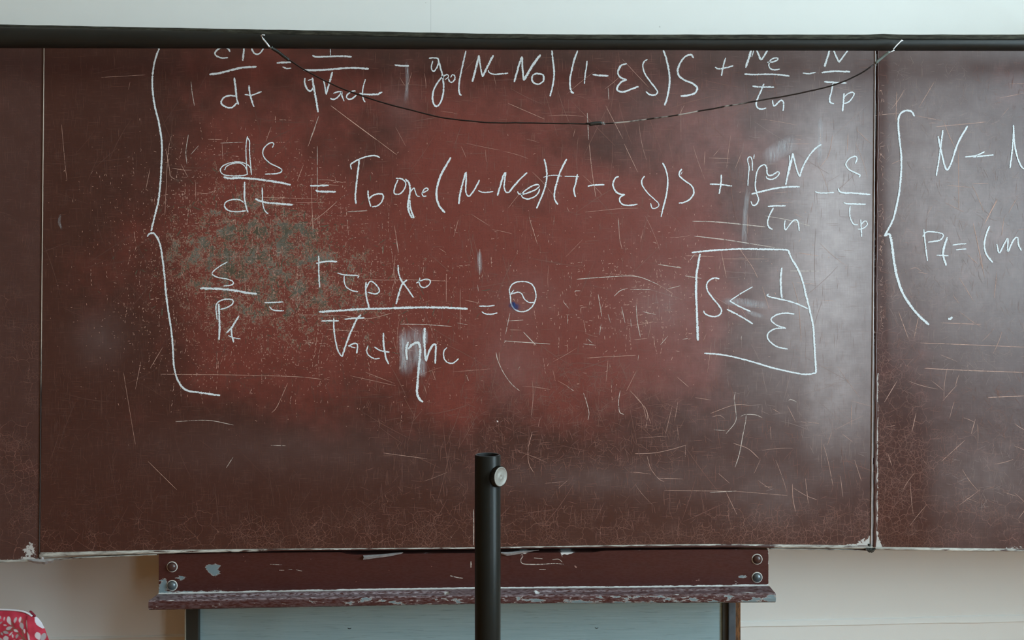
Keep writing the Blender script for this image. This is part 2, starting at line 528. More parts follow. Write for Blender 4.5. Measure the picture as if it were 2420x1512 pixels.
def fields_centre(px, py):
    wear = (0.62*g(px,py,610,575,150,60) + 0.40*g(px,py,450,600,110,90) + 0.32*g(px,py,690,560,120,70) + 0.38*g(px,py,600,690,210,95)
            + 0.32*g(px,py,830,700,170,85) + 0.34*g(px,py,600,470,150,65) + 0.20*g(px,py,600,780,240,90) + 0.12*g(px,py,560,380,150,60)
            + 0.10*g(px,py,900,600,150,60) + 0.14*g(px,py,700,640,260,160) + 0.15*g(px,py,590,445,50,30))
    dust_glare = (0.60*g(px,py,1970,420,110,200) + 0.66*g(px,py,1960,690,150,230) + 0.30*ss(px,1880,1930)*g(px,py,1980,960,140,120) + 0.15*g(px,py,1780,830,260,250)  # right-hand lobes: real chalk film plus window glare painted in as pale colour
            + 0.10*g(px,py,1450,1130,330,40) + 0.06*g(px,py,700,1060,350,60) + 0.10*g(px,py,235,800,60,60) + 0.07*g(px,py,950,250,40,70)
            + 0.14*g(px,py,1560,720,60,60) + 0.08*g(px,py,1240,700,80,60) + 0.12*g(px,py,1830,1180,90,60) + 0.14*g(px,py,1750,300,250,160)
            + 0.10*g(px,py,1210,860,70,90) + 0.02)
    crack = (ss(py, 1165, 1275) * (0.68 + 0.35*g(px,py,850,1270,280,60) + 0.5*g(px,py,1900,1250,220,60)) * (0.55 + 0.45*ss(px, 200, 700)) + 0.20*ss(py, 940, 1100)
             + 0.35*ss(px, 1990, 2060)*ss(py, 700, 1100) + 0.2*ss(-px, -150, -95))
    flake = (0.62*ss(py, 1282, 1292)*ss(px, 1300, 1900) + 0.75*g(px,py,2050,1282,40,14) + 0.5*ss(px, 2048, 2058)*ss(py, 1080, 1200)
             + 0.42*g(px,py,1067,1268,7,12) + 0.9*g(px,py,1177,995,5,4) + 0.28*ss(-px,-108,-98)*ss(py,180,340))
    red = (0.80*g(px,py,1360,640,440,340) + 0.80*g(px,py,680,600,400,360) + 0.4*g(px,py,1090,950,60,60) + 0.35*g(px,py,1550,760,200,160)
           + 0.25*g(px,py,1250,330,300,100) + 0.25*g(px,py,1780,300,280,180) + 0.22*ss(px,330,480)*ss(-px,-1800,-1600)*ss(-py,-1080,-900) - 0.45*g(px,py,1420,340,140,70) - 0.35*g(px,py,850,400,120,120) - 0.35*g(px,py,1250,470,90,60))
    return wear, dust_glare, crack, flake, red

def fields_left(px, py):
    crack = 0.22 + 0.42*ss(py, 500, 1100)
    flake = 0.72*g(px,py,70,1300,22,28) + 0.55*ss(py, 1316, 1324) + 0.28*ss(px, 90, 98)*ss(py, 1000, 1250) + 0.25*ss(px, 94, 100)*ss(py, 200, 300)*ss(-py,-620,-420)
    z = np.zeros_like(px)
    return z, z + 0.05, crack, flake, z + 0.12
def fields_right(px, py):
    crack = 0.75*ss(-px, -2250, -2080)*ss(py, 250, 900) + 0.12 + 0.55*ss(py, 850, 1150)
    flake = 0.58*ss(-px, -2080, -2066)*ss(py, 760, 900) + 0.44*ss(-px, -2082, -2072)*ss(py, 300, 560) + 0.62*ss(py, 1290, 1299) + 0.5*g(px,py,2082,1285,22,16) + 0.4*g(px,py,2395,1280,18,18)
    dust_glare = (0.07 + 0.28*g(px,py,2180,420,140,260) + 0.32*g(px,py,2330,600,180,260) - 0.2*g(px,py,2120,1150,70,250) + 0.15*g(px,py,2330,1130,120,90)
            - 0.25*ss(-px,-2110,-2080))
    z = np.zeros_like(px)
    return z, np.clip(dust_glare, 0, 1), crack, flake, z + 0.16

THICK = 0.022
def panel_mesh(name, lf, rt, tp, bt, to_world, back, fields, nu, nv):
    """front face as a grid bounded by pixel outlines; sides and back closed with the same outline"""
    us, vs = np.linspace(0, 1, nu), np.linspace(0, 1, nv)
    verts, ppx, ppy = [], [], []
    for v in vs:
        for u in us:
            pxt = lerp(lf(v), rt(v), u)
            y0, y1 = tp(pxt), bt(pxt)
            pyt = lerp(y0, y1, v)
            verts.append(to_world(pxt, pyt)); ppx.append(pxt); ppy.append(pyt)
    faces = [(j*nu+i, (j+1)*nu+i, (j+1)*nu+i+1, j*nu+i+1) for j in range(nv-1) for i in range(nu-1)]
    rim = [i for i in range(nu)] + [j*nu+nu-1 for j in range(1, nv)] + [(nv-1)*nu+i for i in range(nu-2, -1, -1)] + [j*nu for j in range(nv-2, 0, -1)]
    off = len(verts)
    for r in rim:
        verts.append(verts[r] + back); ppx.append(ppx[r]); ppy.append(ppy[r])
    n = len(rim)
    for k in range(n):
        faces.append((rim[k], rim[(k+1) % n], off + (k+1) % n, off + k))
    faces.append(tuple(off + k for k in range(n)))
    me = mesh_from(name, verts, faces)
    fx = fields(np.array(ppx), np.array(ppy))
    for nm, arr in zip(('wear', 'dust_glare', 'crack', 'flake', 'red'), fx):
        a = me.attributes.new(nm, 'FLOAT', 'POINT')
        a.data.foreach_set('value', np.asarray(arr, dtype=np.float32))
    return me

CBOT = [(93,1306),(200,1303),(330,1300),(500,1298),(700,1296),(1100,1293.5),(1250,1291),(1500,1287),(1700,1285),(1900,1286.5),(2061,1289)]
c_left = lambda v: lerp(106, 95, v)
c_right = lambda v: lerp(2070, 2060, v)
centre = link('centre_panel', panel_mesh('centre_panel', c_left, c_right, lambda x: 100, lambda x: interp(CBOT, x), lambda a, b: P(a, b, 0.0),
              Vector((0, THICK, 0)), fields_centre, 300, 190), MAT['board'], board, label='wide red-brown centre panel with a worn green patch')

TH = math.radians(4.0)
LO = P(98, 1320, 0.002); LN = Vector((math.sin(TH), -math.cos(TH), 0))       # left wing folds a little towards the viewer
RO = P(2076, 1295, 0.002); RN = Vector((-math.sin(TH), -math.cos(TH), 0))
toL = lambda a, b: Pplane(a, b, LO, LN)
toR = lambda a, b: Pplane(a, b, RO, RN)
WB = 1.0
lx_far, rx_far = -870, 3130
left_wing = link('wing_panel', panel_mesh('wing_panel', lambda v: lx_far, lambda v: lerp(103, 91, v), lambda x: 100 - (98 - x) * 0.022, lambda x: 1321.5 + (98 - x) * 0.024,
                 toL, -LN * THICK, fields_left, 130, 130), MAT['board'], board, label='dark brown crackled wing at the left edge')
right_wing = link('wing_panel', panel_mesh('wing_panel', lambda v: lerp(2073.5, 2063, v), lambda v: rx_far, lambda x: 100 - (x - 2076) * 0.022, lambda x: 1292 + (x - 2076) * 0.0125,
                  toR, -RN * THICK, fields_right, 150, 130), MAT['board'], board, label='greyish chalk-dusted wing on the right with a second equation')

def strip(name, pts_top, pts_bot, conv, nrm, mat, parent, proud=0.004, label=None, n=120, wob=0.6, bare=lambda x: 1.0):
    """edging strip between two pixel outlines, proud of the panel, wavy lower rim"""
    xs = np.linspace(pts_top[0][0], pts_top[-1][0], n)
    verts, faces = [], []
    for x in xs:
        t = interp(pts_top, x); b = interp(pts_bot, x) + mnoise.noise((x * 0.05, 3.3, t * 0.01)) * wob
        a, c = conv(x, t), conv(x, b)
        m_ = a.lerp(c, 0.5)
        verts += [a, a.lerp(c, 0.15) + nrm * proud * 0.8, m_ + nrm * proud, a.lerp(c, 0.88) + nrm * proud * 0.7, c, c - nrm * (THICK)]
    for i in range(n - 1):
        for k in range(5):
            faces.append((i*6+k, i*6+k+1, (i+1)*6+k+1, (i+1)*6+k))
    me = mesh_from(name, verts, faces, True)
    a_ = me.attributes.new('rim', 'FLOAT', 'POINT')
    a_.data.foreach_set('value', np.array([max(bare(x), (0.95, 1.0, 0.30, 0.12, 0.2, 0.0)[k]) for x in xs for k in range(6)], dtype=np.float32))
    return link(name, me, mat, parent, label=label)

NF = Vector((0, -1, 0))
toC = lambda a, b: P(a, b, 0.0)
strip('bottom_edging', [(95,1305)] + CBOT[1:], [(95,1318),(200,1312),(330,1309),(440,1306.5),(700,1301.5),(1100,1298),(1250,1296),(1500,1294),(1700,1293.5),(1816,1294.5),(2060,1297)],
      toC, NF, MAT['edge'], centre, label='paint-flaked pale lower edging', n=300, bare=lambda x: 1 - float(ss(x, 520, 760)) * (1 - float(ss(x, 1800, 1840))))
strip('lower_lip', [(108,1320),(200,1315),(372,1308.5)], [(108,1326),(200,1319),(372,1311)], lambda a, b: P(a, b, 0.004), NF, MAT['edge'], centre, 0.003, n=50)
strip('lower_lip', [(1820,1295),(2060,1298)], [(1820,1297.5),(2060,1301)], lambda a, b: P(a, b, 0.004), NF, MAT['edge'], centre, 0.003, n=50)
strip('bottom_edging', [(-860,1344),(0,1323),(98,1320)], [(-860,1352),(0,1329.5),(100,1327)], toL, LN, MAT['edge'], left_wing, 0.004, label='pale worn lower edging')
strip('bottom_edging', [(2068,1292),(2420,1296.5),(3120,1305)], [(2068,1299.5),(2420,1304),(3120,1313)], toR, RN, MAT['edge'], right_wing, 0.004, label='pale worn lower edging')

def vstrip(name, x0t, x0b, w, yt, yb, conv, nrm, mat, parent, proud=0.003, label=None, wob=0.5, n=140):
    verts, faces = [], []
    for y in np.linspace(yt, yb, n):
        f = (y - 100) / 1200
        xa = lerp(x0t, x0b, f) + mnoise.noise((y * 0.03, 1.7, 0)) * wob * 0.4
        xb = lerp(x0t, x0b, f) + w * (0.8 + 0.4 * f) + mnoise.noise((y * 0.06, 7.7, 0)) * wob
        a, c = conv(xa, y), conv(xb, y)
        verts += [a - nrm * 0.01, a + nrm * proud * 0.6, a.lerp(c, 0.4) + nrm * proud, c + nrm * proud * 0.5, c - nrm * 0.01]
    for i in range(n - 1):
        for k in range(4):
            faces.append((i*5+k, (i+1)*5+k, (i+1)*5+k+1, i*5+k+1))
    return link(name, mesh_from(name, verts, faces, True), mat, parent, label=label)
def seam_left_mat():
    m = Mat('worn_seam', 0.5, 0.4)
    x, y, z = m.sep()
    a = m.noise(60, 5, 0.65, (1, 1, 0.3))
    lo = z.step(1.05, 1.75)                         # rubbed bare higher up, painted over lower down
    m.set('Base Color', m.mix((a * 0.6 + lo * 0.55).step(0.45, 0.75), (0.035, 0.022, 0.018), (0.40, 0.31, 0.25)))
    return m.m
vstrip('side_edging', 103.8, 92.5, 1.5, 104, 1306, toC, NF, seam_left_mat(), centre, 0.0018, label='thin rubbed metal edge')
vstrip('side_edging', 2066.5, 2056.5, 3.6, 104, 1288, toC, NF, MAT['edge_metal'], centre, 0.003, label='thin pale metal edge')
# dark shadow gaps are the real gaps between panels; rough flaked rim of the right wing
vstrip('flaked_rim', 2073.5, 2063.5, 6.0, 108, 1292, toR, RN, MAT['board'], right_wing, 0.0022, wob=2.5)

def hinge(px, py, mat, parent, w=26, lab=None):
    h = link('hinge', None, None, parent, label=lab)
    p = P(px, py, -0.006)
    link('knuckle', tube_mesh('knuckle', [p + Vector((0, 0.006, -0.004)), p + Vector((0, 0.006, 0.010))], 0.0035, 12), mat, h)
    verts, faces = [], []
    random.seed(int(px))
    k = 18
    for i in range(k + 1):
        t = i / k
        x = lerp(-w, w, t)
        up = -2 + mnoise.noise((t * 4, px, 0)) * 1.5; dn = 3 + 8 * max(0, math.sin(math.pi * t)) ** 0.8 * (0.6 + 0.5 * t) + mnoise.noise((t * 7, px, 3)) * 2.5
        verts += [P(px + x, py + up, -0.004), P(px + x, py + lerp(up, dn, 0.5), -0.0105), P(px + x, py + dn, -0.003), P(px + x, py + dn - 1, 0.01)]
    for i in range(k):
        for j in range(3):
            faces.append((i*4+j, i*4+j+1, (i+1)*4+j+1, (i+1)*4+j))
    link('leaf', mesh_from('leaf', verts, faces), MAT['bare_strip'] if mat is not MAT['post_dark'] else mat, h)
hinge(97, 1323, MAT['edge_metal'], board, 30, 'bent battered hinge at the lower corner')
hinge(2057, 1296, MAT['post_dark'], board, 11, 'small dark hinge at the lower corner')

# ------------------------------------------------------------------ chalk, traced letter by letter
CR = {'A': (0, 0, 3.0243), 'B': (600, 50, 3.4571), 'C': (1200, 50, 3.4571), 'D': (1720, 50, 3.36), 'E': (340, 300, 4.3214), 'F': (800, 340, 4.84),
      'G': (1250, 340, 4.84), 'H': (1650, 300, 5.04), 'I': (340, 540, 3.6), 'J': (700, 570, 3.78), 'K': (1600, 540, 3.98), 'L': (2060, 220, 2.6069),
      'M': (1500, 900, 3.4367), 'N': (1000, 600, 3.4571), 'X': (0, 0, 1.0)}
def T(c, pts):
    ox, oy, s = CR[c]
    return [(ox + x / s, oy + y / s) for x, y in pts]

def ribbon_into(acc, line, width, conv, nrm, off, taper=0.35):
    verts, faces, uvs = acc
    n = len(line)
    base = len(verts)
    ph = random.random() * 100
    for i, p in enumerate(line):
        a, b = line[max(i-1, 0)], line[min(i+1, n-1)]
        t = np.array(b) - np.array(a); L = np.linalg.norm(t) or 1.0
        nn = np.array((-t[1], t[0])) / L
        f = i / (n - 1)
        w = width * (1 + 0.15 * mnoise.noise((i * 0.21 + ph, 0.5, 0)))
        w *= 1 - taper * max(0, 1 - min(f, 1 - f) * (n - 1) / 1.5)
        for sgn in (-1, 1):
            q = np.array(p) + nn * sgn * w / 2
            verts.append(conv(q[0], q[1]) + nrm * off)
            uvs.append((f, sgn))
    for i in range(n - 1):
        k = base + 2 * i
        faces.append((k, k + 1, k + 3, k + 2))

def ribbon_mesh(name, acc):
    verts, faces, uvs = acc
    me = mesh_from(name, verts, faces)
    ul = me.uv_layers.new(name='UVMap')
    li = np.zeros(len(me.loops), dtype=np.int32); me.loops.foreach_get('vertex_index', li)
    ul.data.foreach_set('uv', np.array(uvs, dtype=np.float32)[li].ravel())
    return me

def chalk(name, label, strokes, w=4.6, on='C', mat='chalk', off=0.0007, step=3.0):
    conv, nrm, par = {'C': (toC, NF, centre), 'R': (toR, RN, right_wing), 'L': (toL, LN, left_wing)}[on]
    acc = ([], [], [])
    for s in strokes:
        ww = w
        if isinstance(s[-1], (int, float)): ww, s = s[-1], s[:-1]
        pts = []
        for k in range(0, len(s), 2): pts += T(s[k], s[k+1])
        ribbon_into(acc, smooth_line(pts, step), ww, conv, nrm, off + random.random() * 0.0002)
    return link(name, ribbon_mesh(name, acc), MAT[mat], par, label=label)

Lt, Br, Sg, Fb, Dg = 'chalk_letter', 'chalk_bracket', 'chalk_sign', 'chalk_fraction_bar', 'chalk_digit'
lab = lambda t: 'white chalk ' + t
# --- equation one
chalk(Br, lab('curly brace spanning three equations'), [
    ('A', [(1145,335),(1115,410),(1093,520),(1090,600),(1095,680),(1110,770),(1135,870),(1150,960)], 'E', [(180,100),(187,250),(180,400),(172,550),(150,750),(115,900),(75,1065)], 5.2),
    ('I', [(30,68),(45,48),(75,38),(100,55),(130,110),(150,190),(165,300),(180,440),(190,560),(215,740),(235,870),(247,1000),(255,1150),(272,1240),(300,1310),(340,1360),(390,1383),(480,1395),(580,1410),(650,1418)], 5.2)])
chalk(Lt, lab('letter d partly under the roll'), [('A', [(1645,365),(1625,345),(1585,340),(1550,360),(1537,385),(1555,405),(1595,415),(1630,412)]), ('A', [(1632,350),(1645,372)])])
chalk(Lt, lab('letter N partly under the roll'), [('A', [(1745,325),(1742,380),(1735,435)], 5), ('A', [(1795,340),(1815,378),(1840,388),(1865,375),(1890,335)])])
chalk(Fb, lab('fraction bar'), [('A', [(1497,532),(1560,525),(1650,503),(1740,483),(1835,478)], 6)])
chalk(Lt, lab('letter d'), [('A', [(1690,690),(1650,683),(1605,695),(1582,725),(1590,750),(1630,770),(1665,765),(1695,735)]), ('A', [(1675,555),(1685,630),(1692,700),(1705,748)], 5.2)])
chalk(Lt, lab('letter t'), [('A', [(1780,610),(1785,660),(1800,720),(1815,765)], 5), ('A', [(1750,675),(1800,680),(1850,662),(1870,655)], 4)])
chalk(Sg, lab('equals sign'), [('A', [(1978,450),(2030,447),(2080,447)], 5), ('A', [(2020,478),(2050,490),(2082,488)], 4)])
chalk(Dg, lab('numeral one with a base line'), [('B', [(625,225),(626,260),(627,290)], 2.4), ('B', [(480,278),(500,292),(560,292),(650,288),(740,287),(800,293)], 5.2)])
chalk(Fb, lab('fraction bar'), [('B', [(405,400),(440,402),(560,400),(700,388),(820,383),(940,390)], 5.6)])
chalk(Lt, lab('letter q'), [('B', [(420,465),(415,500),(430,545),(455,573),(475,562),(487,530)]), ('B', [(442,484),(475,476)], 3.4), ('B', [(478,462),(490,540),(505,620),(518,700),(525,745)], 5.6)])
chalk(Lt, lab('letter V'), [('B', [(568,475),(580,530),(590,600)], 4), ('B', [(590,600),(610,530),(630,460),(643,415)], 5.2)])
chalk(Lt, lab('letter a'), [('B', [(650,590),(685,578),(712,575)], 4), ('B', [(625,630),(645,640),(675,630),(705,600),(716,575),(720,610),(738,655)], 4.2)])
chalk(Lt, lab('letter c'), [('B', [(832,570),(800,575),(770,595),(757,620),(775,638),(805,632),(838,605)], 4.2)])
chalk(Lt, lab('letter t'), [('B', [(912,475),(895,530),(888,590),(895,640),(910,662)], 3.6), ('B', [(862,588),(900,597),(960,600),(1010,598),(1030,588),(1050,580)], 5)])
chalk(Sg, lab('minus sign'), [('B', [(1150,358),(1200,365),(1267,366)], 5)])
chalk(Lt, lab('letter g with a long looped tail'), [('B', [(1430,303),(1470,300),(1503,306),(1510,330),(1500,370),(1475,407),(1455,400),(1450,370),(1462,325)], 4), ('B', [(1505,305),(1525,380),(1545,470),(1550,560),(1535,640),(1510,685),(1485,695),(1465,665),(1460,610),(1475,550),(1510,490),(1550,450),(1578,435)], 4.8)])
chalk(Lt, lab('small subscript'), [('B', [(1548,440),(1545,490)], 3.4), ('B', [(1552,450),(1582,437),(1590,455),(1562,478)], 3), ('B', [(1590,470),(1600,495),(1622,498),(1642,475),(1640,445),(1622,438),(1608,460)], 4)])
chalk(Br, lab('opening bracket'), [('B', [(1733,242),(1715,320),(1695,410),(1680,490),(1675,560),(1685,600),(1698,605)], 4.6)])
chalk(Lt, lab('letter N'), [('B', [(1785,495),(1805,420),(1825,340),(1840,280)], 6), ('B', [(1840,280),(1848,350),(1860,420),(1868,455)], 4.6), ('B', [(1868,455),(1900,390),(1930,330),(1957,278)], 5.6)])
chalk(Sg, lab('minus sign'), [('B', [(1913,400),(1925,420),(1960,435),(2020,432),(2077,425)], 4)])
chalk(Lt, lab('letter N'), [('C', [(52,498),(80,400),(105,320),(118,290)], 5.6), ('C', [(118,290),(120,380),(130,485)], 5), ('C', [(130,485),(180,400),(225,330),(268,275)], 7)])
chalk(Dg, lab('small nought'), [('C', [(205,440),(235,430),(280,435),(295,460),(285,495),(250,515),(215,505),(197,475),(205,437)], 5)])
chalk(Br, lab('closing bracket'), [('C', [(361,240),(368,320),(378,400),(375,480),(362,550),(345,614)], 5)])
chalk(Br, lab('opening bracket'), [('C', [(571,242),(545,310),(525,390),(508,480),(510,540),(522,580),(540,588)], 5.2)])
chalk(Dg, lab('numeral one'), [('C', [(648,325),(640,390),(632,440),(625,512)], 4.2)])
chalk(Sg, lab('minus sign'), [('C', [(693,436),(740,443),(822,448)], 5.4)])
chalk(Lt, lab('letter epsilon'), [('C', [(972,348),(930,360),(905,395),(900,430),(920,460),(955,475),(972,480)], 5), ('C', [(972,480),(930,495),(900,530),(893,560),(920,577),(960,575),(1010,555),(1068,535)], 5.2)])
chalk(Lt, lab('letter S'), [('C', [(1140,313),(1112,335),(1103,370),(1120,430),(1160,490),(1200,540),(1222,575),(1210,600),(1175,605),(1145,592),(1128,575)], 4.2)])
chalk(Br, lab('closing bracket'), [('C', [(1271,238),(1295,310),(1315,400),(1322,480),(1315,560),(1298,640),(1280,688)], 5.4)])
chalk(Lt, lab('letter S'), [('C', [(1518,302),(1495,275),(1450,290),(1410,340),(1388,400),(1400,450),(1450,485),(1510,510),(1547,545),(1530,585),(1480,605),(1412,612)], 5.4)])
chalk(Sg, lab('plus sign'), [('C', [(1780,300),(1762,360),(1745,446)], 4.4), ('C', [(1693,376),(1720,390),(1780,382),(1842,365)], 4.4)])
chalk(Lt, lab('letter N partly under the roll'), [('D', [(185,228),(168,290),(140,370)], 6), ('D', [(205,232),(190,285)], 3), ('D', [(226,228),(245,270),(262,306),(285,280),(314,232)], 5)])
chalk(Lt, lab('small letter e'), [('D', [(313,328),(355,325),(390,310),(396,296),(370,293),(340,310),(325,345),(335,375),(370,388),(412,380)], 4)])
chalk(Fb, lab('fraction bar'), [('D', [(130,420),(200,425),(300,422),(400,425),(489,436)], 4.6)])
chalk(Lt, lab('letter tau'), [('D', [(196,516),(250,523),(367,524)], 4.4), ('D', [(287,497),(260,560),(230,630),(225,670),(245,695),(280,697),(304,690)], 4.4)])
chalk(Lt, lab('small letter n'), [('D', [(354,628),(365,674),(395,650),(420,630),(440,640),(442,680),(437,713)], 4.2)])
chalk(Sg, lab('minus sign'), [('D', [(594,412),(640,418),(698,407)], 3.8)])
chalk(Lt, lab('letter N'), [('D', [(808,228),(790,290),(767,362)], 6), ('D', [(838,228),(855,270),(880,327)], 4.6), ('D', [(880,327),(910,290),(952,230)], 5)])
chalk(Fb, lab('fraction bar'), [('D', [(744,410),(800,402),(860,398),(970,403)], 5)])
chalk(Lt, lab('letter tau'), [('D', [(764,482),(850,487),(942,492)], 5), ('D', [(835,490),(822,560),(808,610),(812,645),(842,657)], 4.4)])
chalk(Lt, lab('small letter p'), [('D', [(922,573),(918,640),(910,716)], 5), ('D', [(925,602),(950,578),(985,565),(1002,575),(990,605),(960,640),(925,655)], 3.8)])
# --- equation two
chalk(Lt, lab('letter d with a doubled bowl'), [('E', [(1060,92),(1045,180),(1045,300),(1050,400),(1058,490)], 2.8), ('E', [(1060,110),(1080,150),(1080,250),(1090,380),(1100,490)], 3.2),
     ('E', [(1095,425),(1060,385),(1000,362),(920,360),(830,385),(785,425),(790,465),(830,492),(920,500),(1020,495),(1065,480)], 3.2), ('E', [(825,440),(850,400),(920,372),(990,372),(1030,400),(1052,440)], 3)])
chalk(Fb, lab('fraction bar'), [('E', [(815,510),(870,525),(960,520),(1060,525),(1200,540),(1340,560),(1430,575),(1500,592)], 6)])
chalk(Lt, lab('letter S'), [('E', [(1312,212),(1328,175),(1310,160),(1270,175),(1230,215),(1215,265),(1235,320),(1290,370),(1360,405),(1410,435),(1395,465),(1340,478),(1238,482)], 3.4)])
chalk(Lt, lab('letter d'), [('E', [(1030,560),(1030,640),(1030,740),(1050,830),(1065,874)], 4.6), ('E', [(1020,772),(980,745),(910,742),(850,760),(825,790),(835,830),(880,858),(960,865),(1042,855)], 4)])
chalk(Lt, lab('letter t'), [('E', [(1210,618),(1212,700),(1215,780),(1235,850),(1270,890)], 3.6), ('E', [(1138,733),(1200,760),(1280,775),(1400,785),(1522,795)], 5.4)])
chalk(Sg, lab('equals sign'), [('E', [(1698,600),(1780,600),(1888,597)], 4.8), ('E', [(1756,643),(1780,658),(1860,660),(1962,663)], 5.2)])
chalk(Lt, lab('capital T'), [('F', [(148,292),(140,240),(180,205),(260,165),(350,140),(420,135),(474,157)], 4), ('F', [(237,185),(228,280),(212,400),(200,520),(193,600),(200,687)], 4.8)])
chalk(Lt, lab('letter b'), [('F', [(338,533),(340,590),(350,650),(370,717)], 4.4), ('F', [(345,632),(390,592),(450,572),(500,575),(514,610),(490,670),(440,710),(383,718)], 4.2)])
chalk(Lt, lab('letter g with a thick tail'), [('F', [(656,393),(720,400),(760,430),(770,470),(745,530),(700,572),(650,575),(635,550),(650,480),(682,408)], 3.8), ('F', [(765,403),(808,450),(820,540),(806,620),(796,700),(806,780),(845,850)], 5.4), ('F', [(815,640),(825,740),(864,850)], 5)])
chalk(Lt, lab('small joined subscript letters'), [('F', [(822,560),(845,520),(865,505),(880,550),(900,595),(932,600)], 3.2), ('F', [(955,567),(1000,542),(1027,520),(1005,505),(975,525),(956,570),(970,598),(1007,597)], 3.6)])
chalk(Br, lab('opening bracket'), [('F', [(1285,156),(1230,250),(1175,350),(1140,450),(1120,560),(1130,650),(1160,720),(1218,787)], 5.8)])
chalk(Lt, lab('letter N'), [('F', [(1375,688),(1390,580),(1420,450),(1455,328)], 5.4), ('F', [(1462,320),(1460,420),(1455,520),(1470,585),(1500,600)], 4.4), ('F', [(1500,600),(1550,530),(1590,460),(1612,412)], 4.6)])
chalk(Sg, lab('minus sign'), [('F', [(1598,533),(1640,552),(1700,555),(1770,545)], 3.4)])
chalk(Lt, lab('letter N'), [('F', [(1818,592),(1850,480),(1880,380),(1906,328)], 5.4), ('F', [(1915,323),(1900,420),(1895,500),(1915,550),(1950,555)], 4.2), ('F', [(1950,555),(2000,490),(2080,400),(2157,328)], 4.6)])
chalk(Lt, lab('looped letter theta'), [('F', [(2050,543),(2060,570),(2110,575),(2180,555),(2260,520),(2295,485),(2280,465),(2220,480),(2140,530),(2095,580),(2110,615),(2170,630),(2240,605),(2285,560),(2302,513)], 4)])
chalk(Br, lab('closing bracket'), [('G', [(175,172),(195,260),(205,370),(190,470),(155,580),(115,670),(88,738)], 4.6), ('G', [(165,382),(230,365),(300,358),(377,370)], 2.2)])
chalk(Br, lab('opening bracket'), [('G', [(433,172),(390,250),(350,340),(320,440),(295,540),(293,620),(310,665),(332,692)], 5.2)])
chalk(Dg, lab('numeral one'), [('G', [(553,347),(540,430),(515,520),(520,570),(532,609)], 5), ('G', [(408,371),(490,372),(572,376)], 3)])
chalk(Sg, lab('minus sign'), [('G', [(673,487),(710,475),(780,470),(862,468)], 4.6)])
chalk(Lt, lab('letter epsilon'), [('G', [(1028,375),(995,385),(968,430),(962,480),(990,540),(1040,575),(1098,580)], 4.4), ('G', [(1098,580),(1050,605),(1035,640),(1060,685),(1110,702),(1170,702),(1242,690)], 4.2)])
chalk(Lt, lab('letter S'), [('G', [(1322,368),(1295,405),(1290,455),(1320,515)], 4), ('G', [(1320,515),(1370,575),(1430,630),(1480,680),(1480,715),(1440,738),(1405,730),(1392,678)], 3.2)])
chalk(Br, lab('closing bracket'), [('G', [(1528,218),(1560,280),(1585,380),(1585,480),(1570,590),(1540,710),(1511,834)], 4.2)])
chalk(Lt, lab('letter S'), [('G', [(1747,288),(1720,330),(1725,370),(1780,420),(1850,470),(1885,530),(1875,590),(1830,640),(1770,670),(1713,678)], 4.2), ('G', [(1753,320),(1735,352)], 2.5)])
chalk(Sg, lab('plus sign'), [('G', [(2200,353),(2195,450),(2175,572)], 4.4), ('G', [(2068,459),(2180,465),(2322,482)], 4)])
chalk(Lt, lab('capital gamma'), [('H', [(590,702),(595,600),(605,480),(588,400),(600,360),(630,365),(643,420),(645,522)], 3.4), ('H', [(667,328),(660,378)], 3)])
chalk(Lt, lab('letter beta with a hooked tail'), [('H', [(627,886),(650,930),(690,925),(718,870),(700,800),(680,720),(685,620),(700,530),(740,470),(790,450),(815,490),(820,555),(845,578),(890,568),(945,535),(966,550),(930,600),(870,625),(820,612),(808,588)], 4)])
chalk(Lt, lab('letter N'), [('H', [(1040,692),(1065,580),(1100,440),(1127,313)], 5), ('H', [(1083,338),(1090,400),(1078,480),(1045,650)], 3), ('H', [(1128,315),(1150,420),(1180,530),(1207,592)], 4.4), ('H', [(1207,592),(1240,490),(1310,360),(1390,260),(1468,208)], 4.8)])
chalk(Fb, lab('fraction bar'), [('H', [(633,798),(750,770),(900,735),(1050,715),(1208,713)], 4.8)])
chalk(Lt, lab('letter tau'), [('H', [(828,946),(930,940),(1042,940)], 4.2), ('H', [(896,963),(850,1050),(825,1130),(840,1190),(883,1221)], 4.4)])
chalk(Lt, lab('small letter n'), [('H', [(1036,1112),(1025,1170),(1040,1225),(1090,1160),(1140,1110),(1180,1115),(1195,1170),(1201,1237)], 3.8)])
chalk(Sg, lab('minus sign'), [('H', [(1391,768),(1430,785),(1520,787),(1617,780)], 3.8)])
chalk(Lt, lab('letter S'), [('H', [(1868,437),(1890,380),(1870,350),(1810,370),(1765,420),(1760,460),(1800,510),(1870,545),(1927,575),(1912,600)], 3.8)])
chalk(Fb, lab('fraction bar'), [('H', [(1667,732),(1685,770),(1740,785),(1850,788),(1960,797),(2050,806)], 5)])
chalk(Lt, lab('letter tau'), [('H', [(1731,898),(1770,915),(1880,918),(1995,921)], 4.6), ('H', [(1808,943),(1802,1030),(1820,1110),(1855,1160),(1902,1165)], 3.8)])
chalk(Lt, lab('small letter p'), [('H', [(1935,1103),(1940,1200),(1945,1308)], 4), ('H', [(1942,1160),(1975,1122),(2005,1130),(2012,1160),(1985,1195),(1945,1213),(1898,1218)], 3.4)])
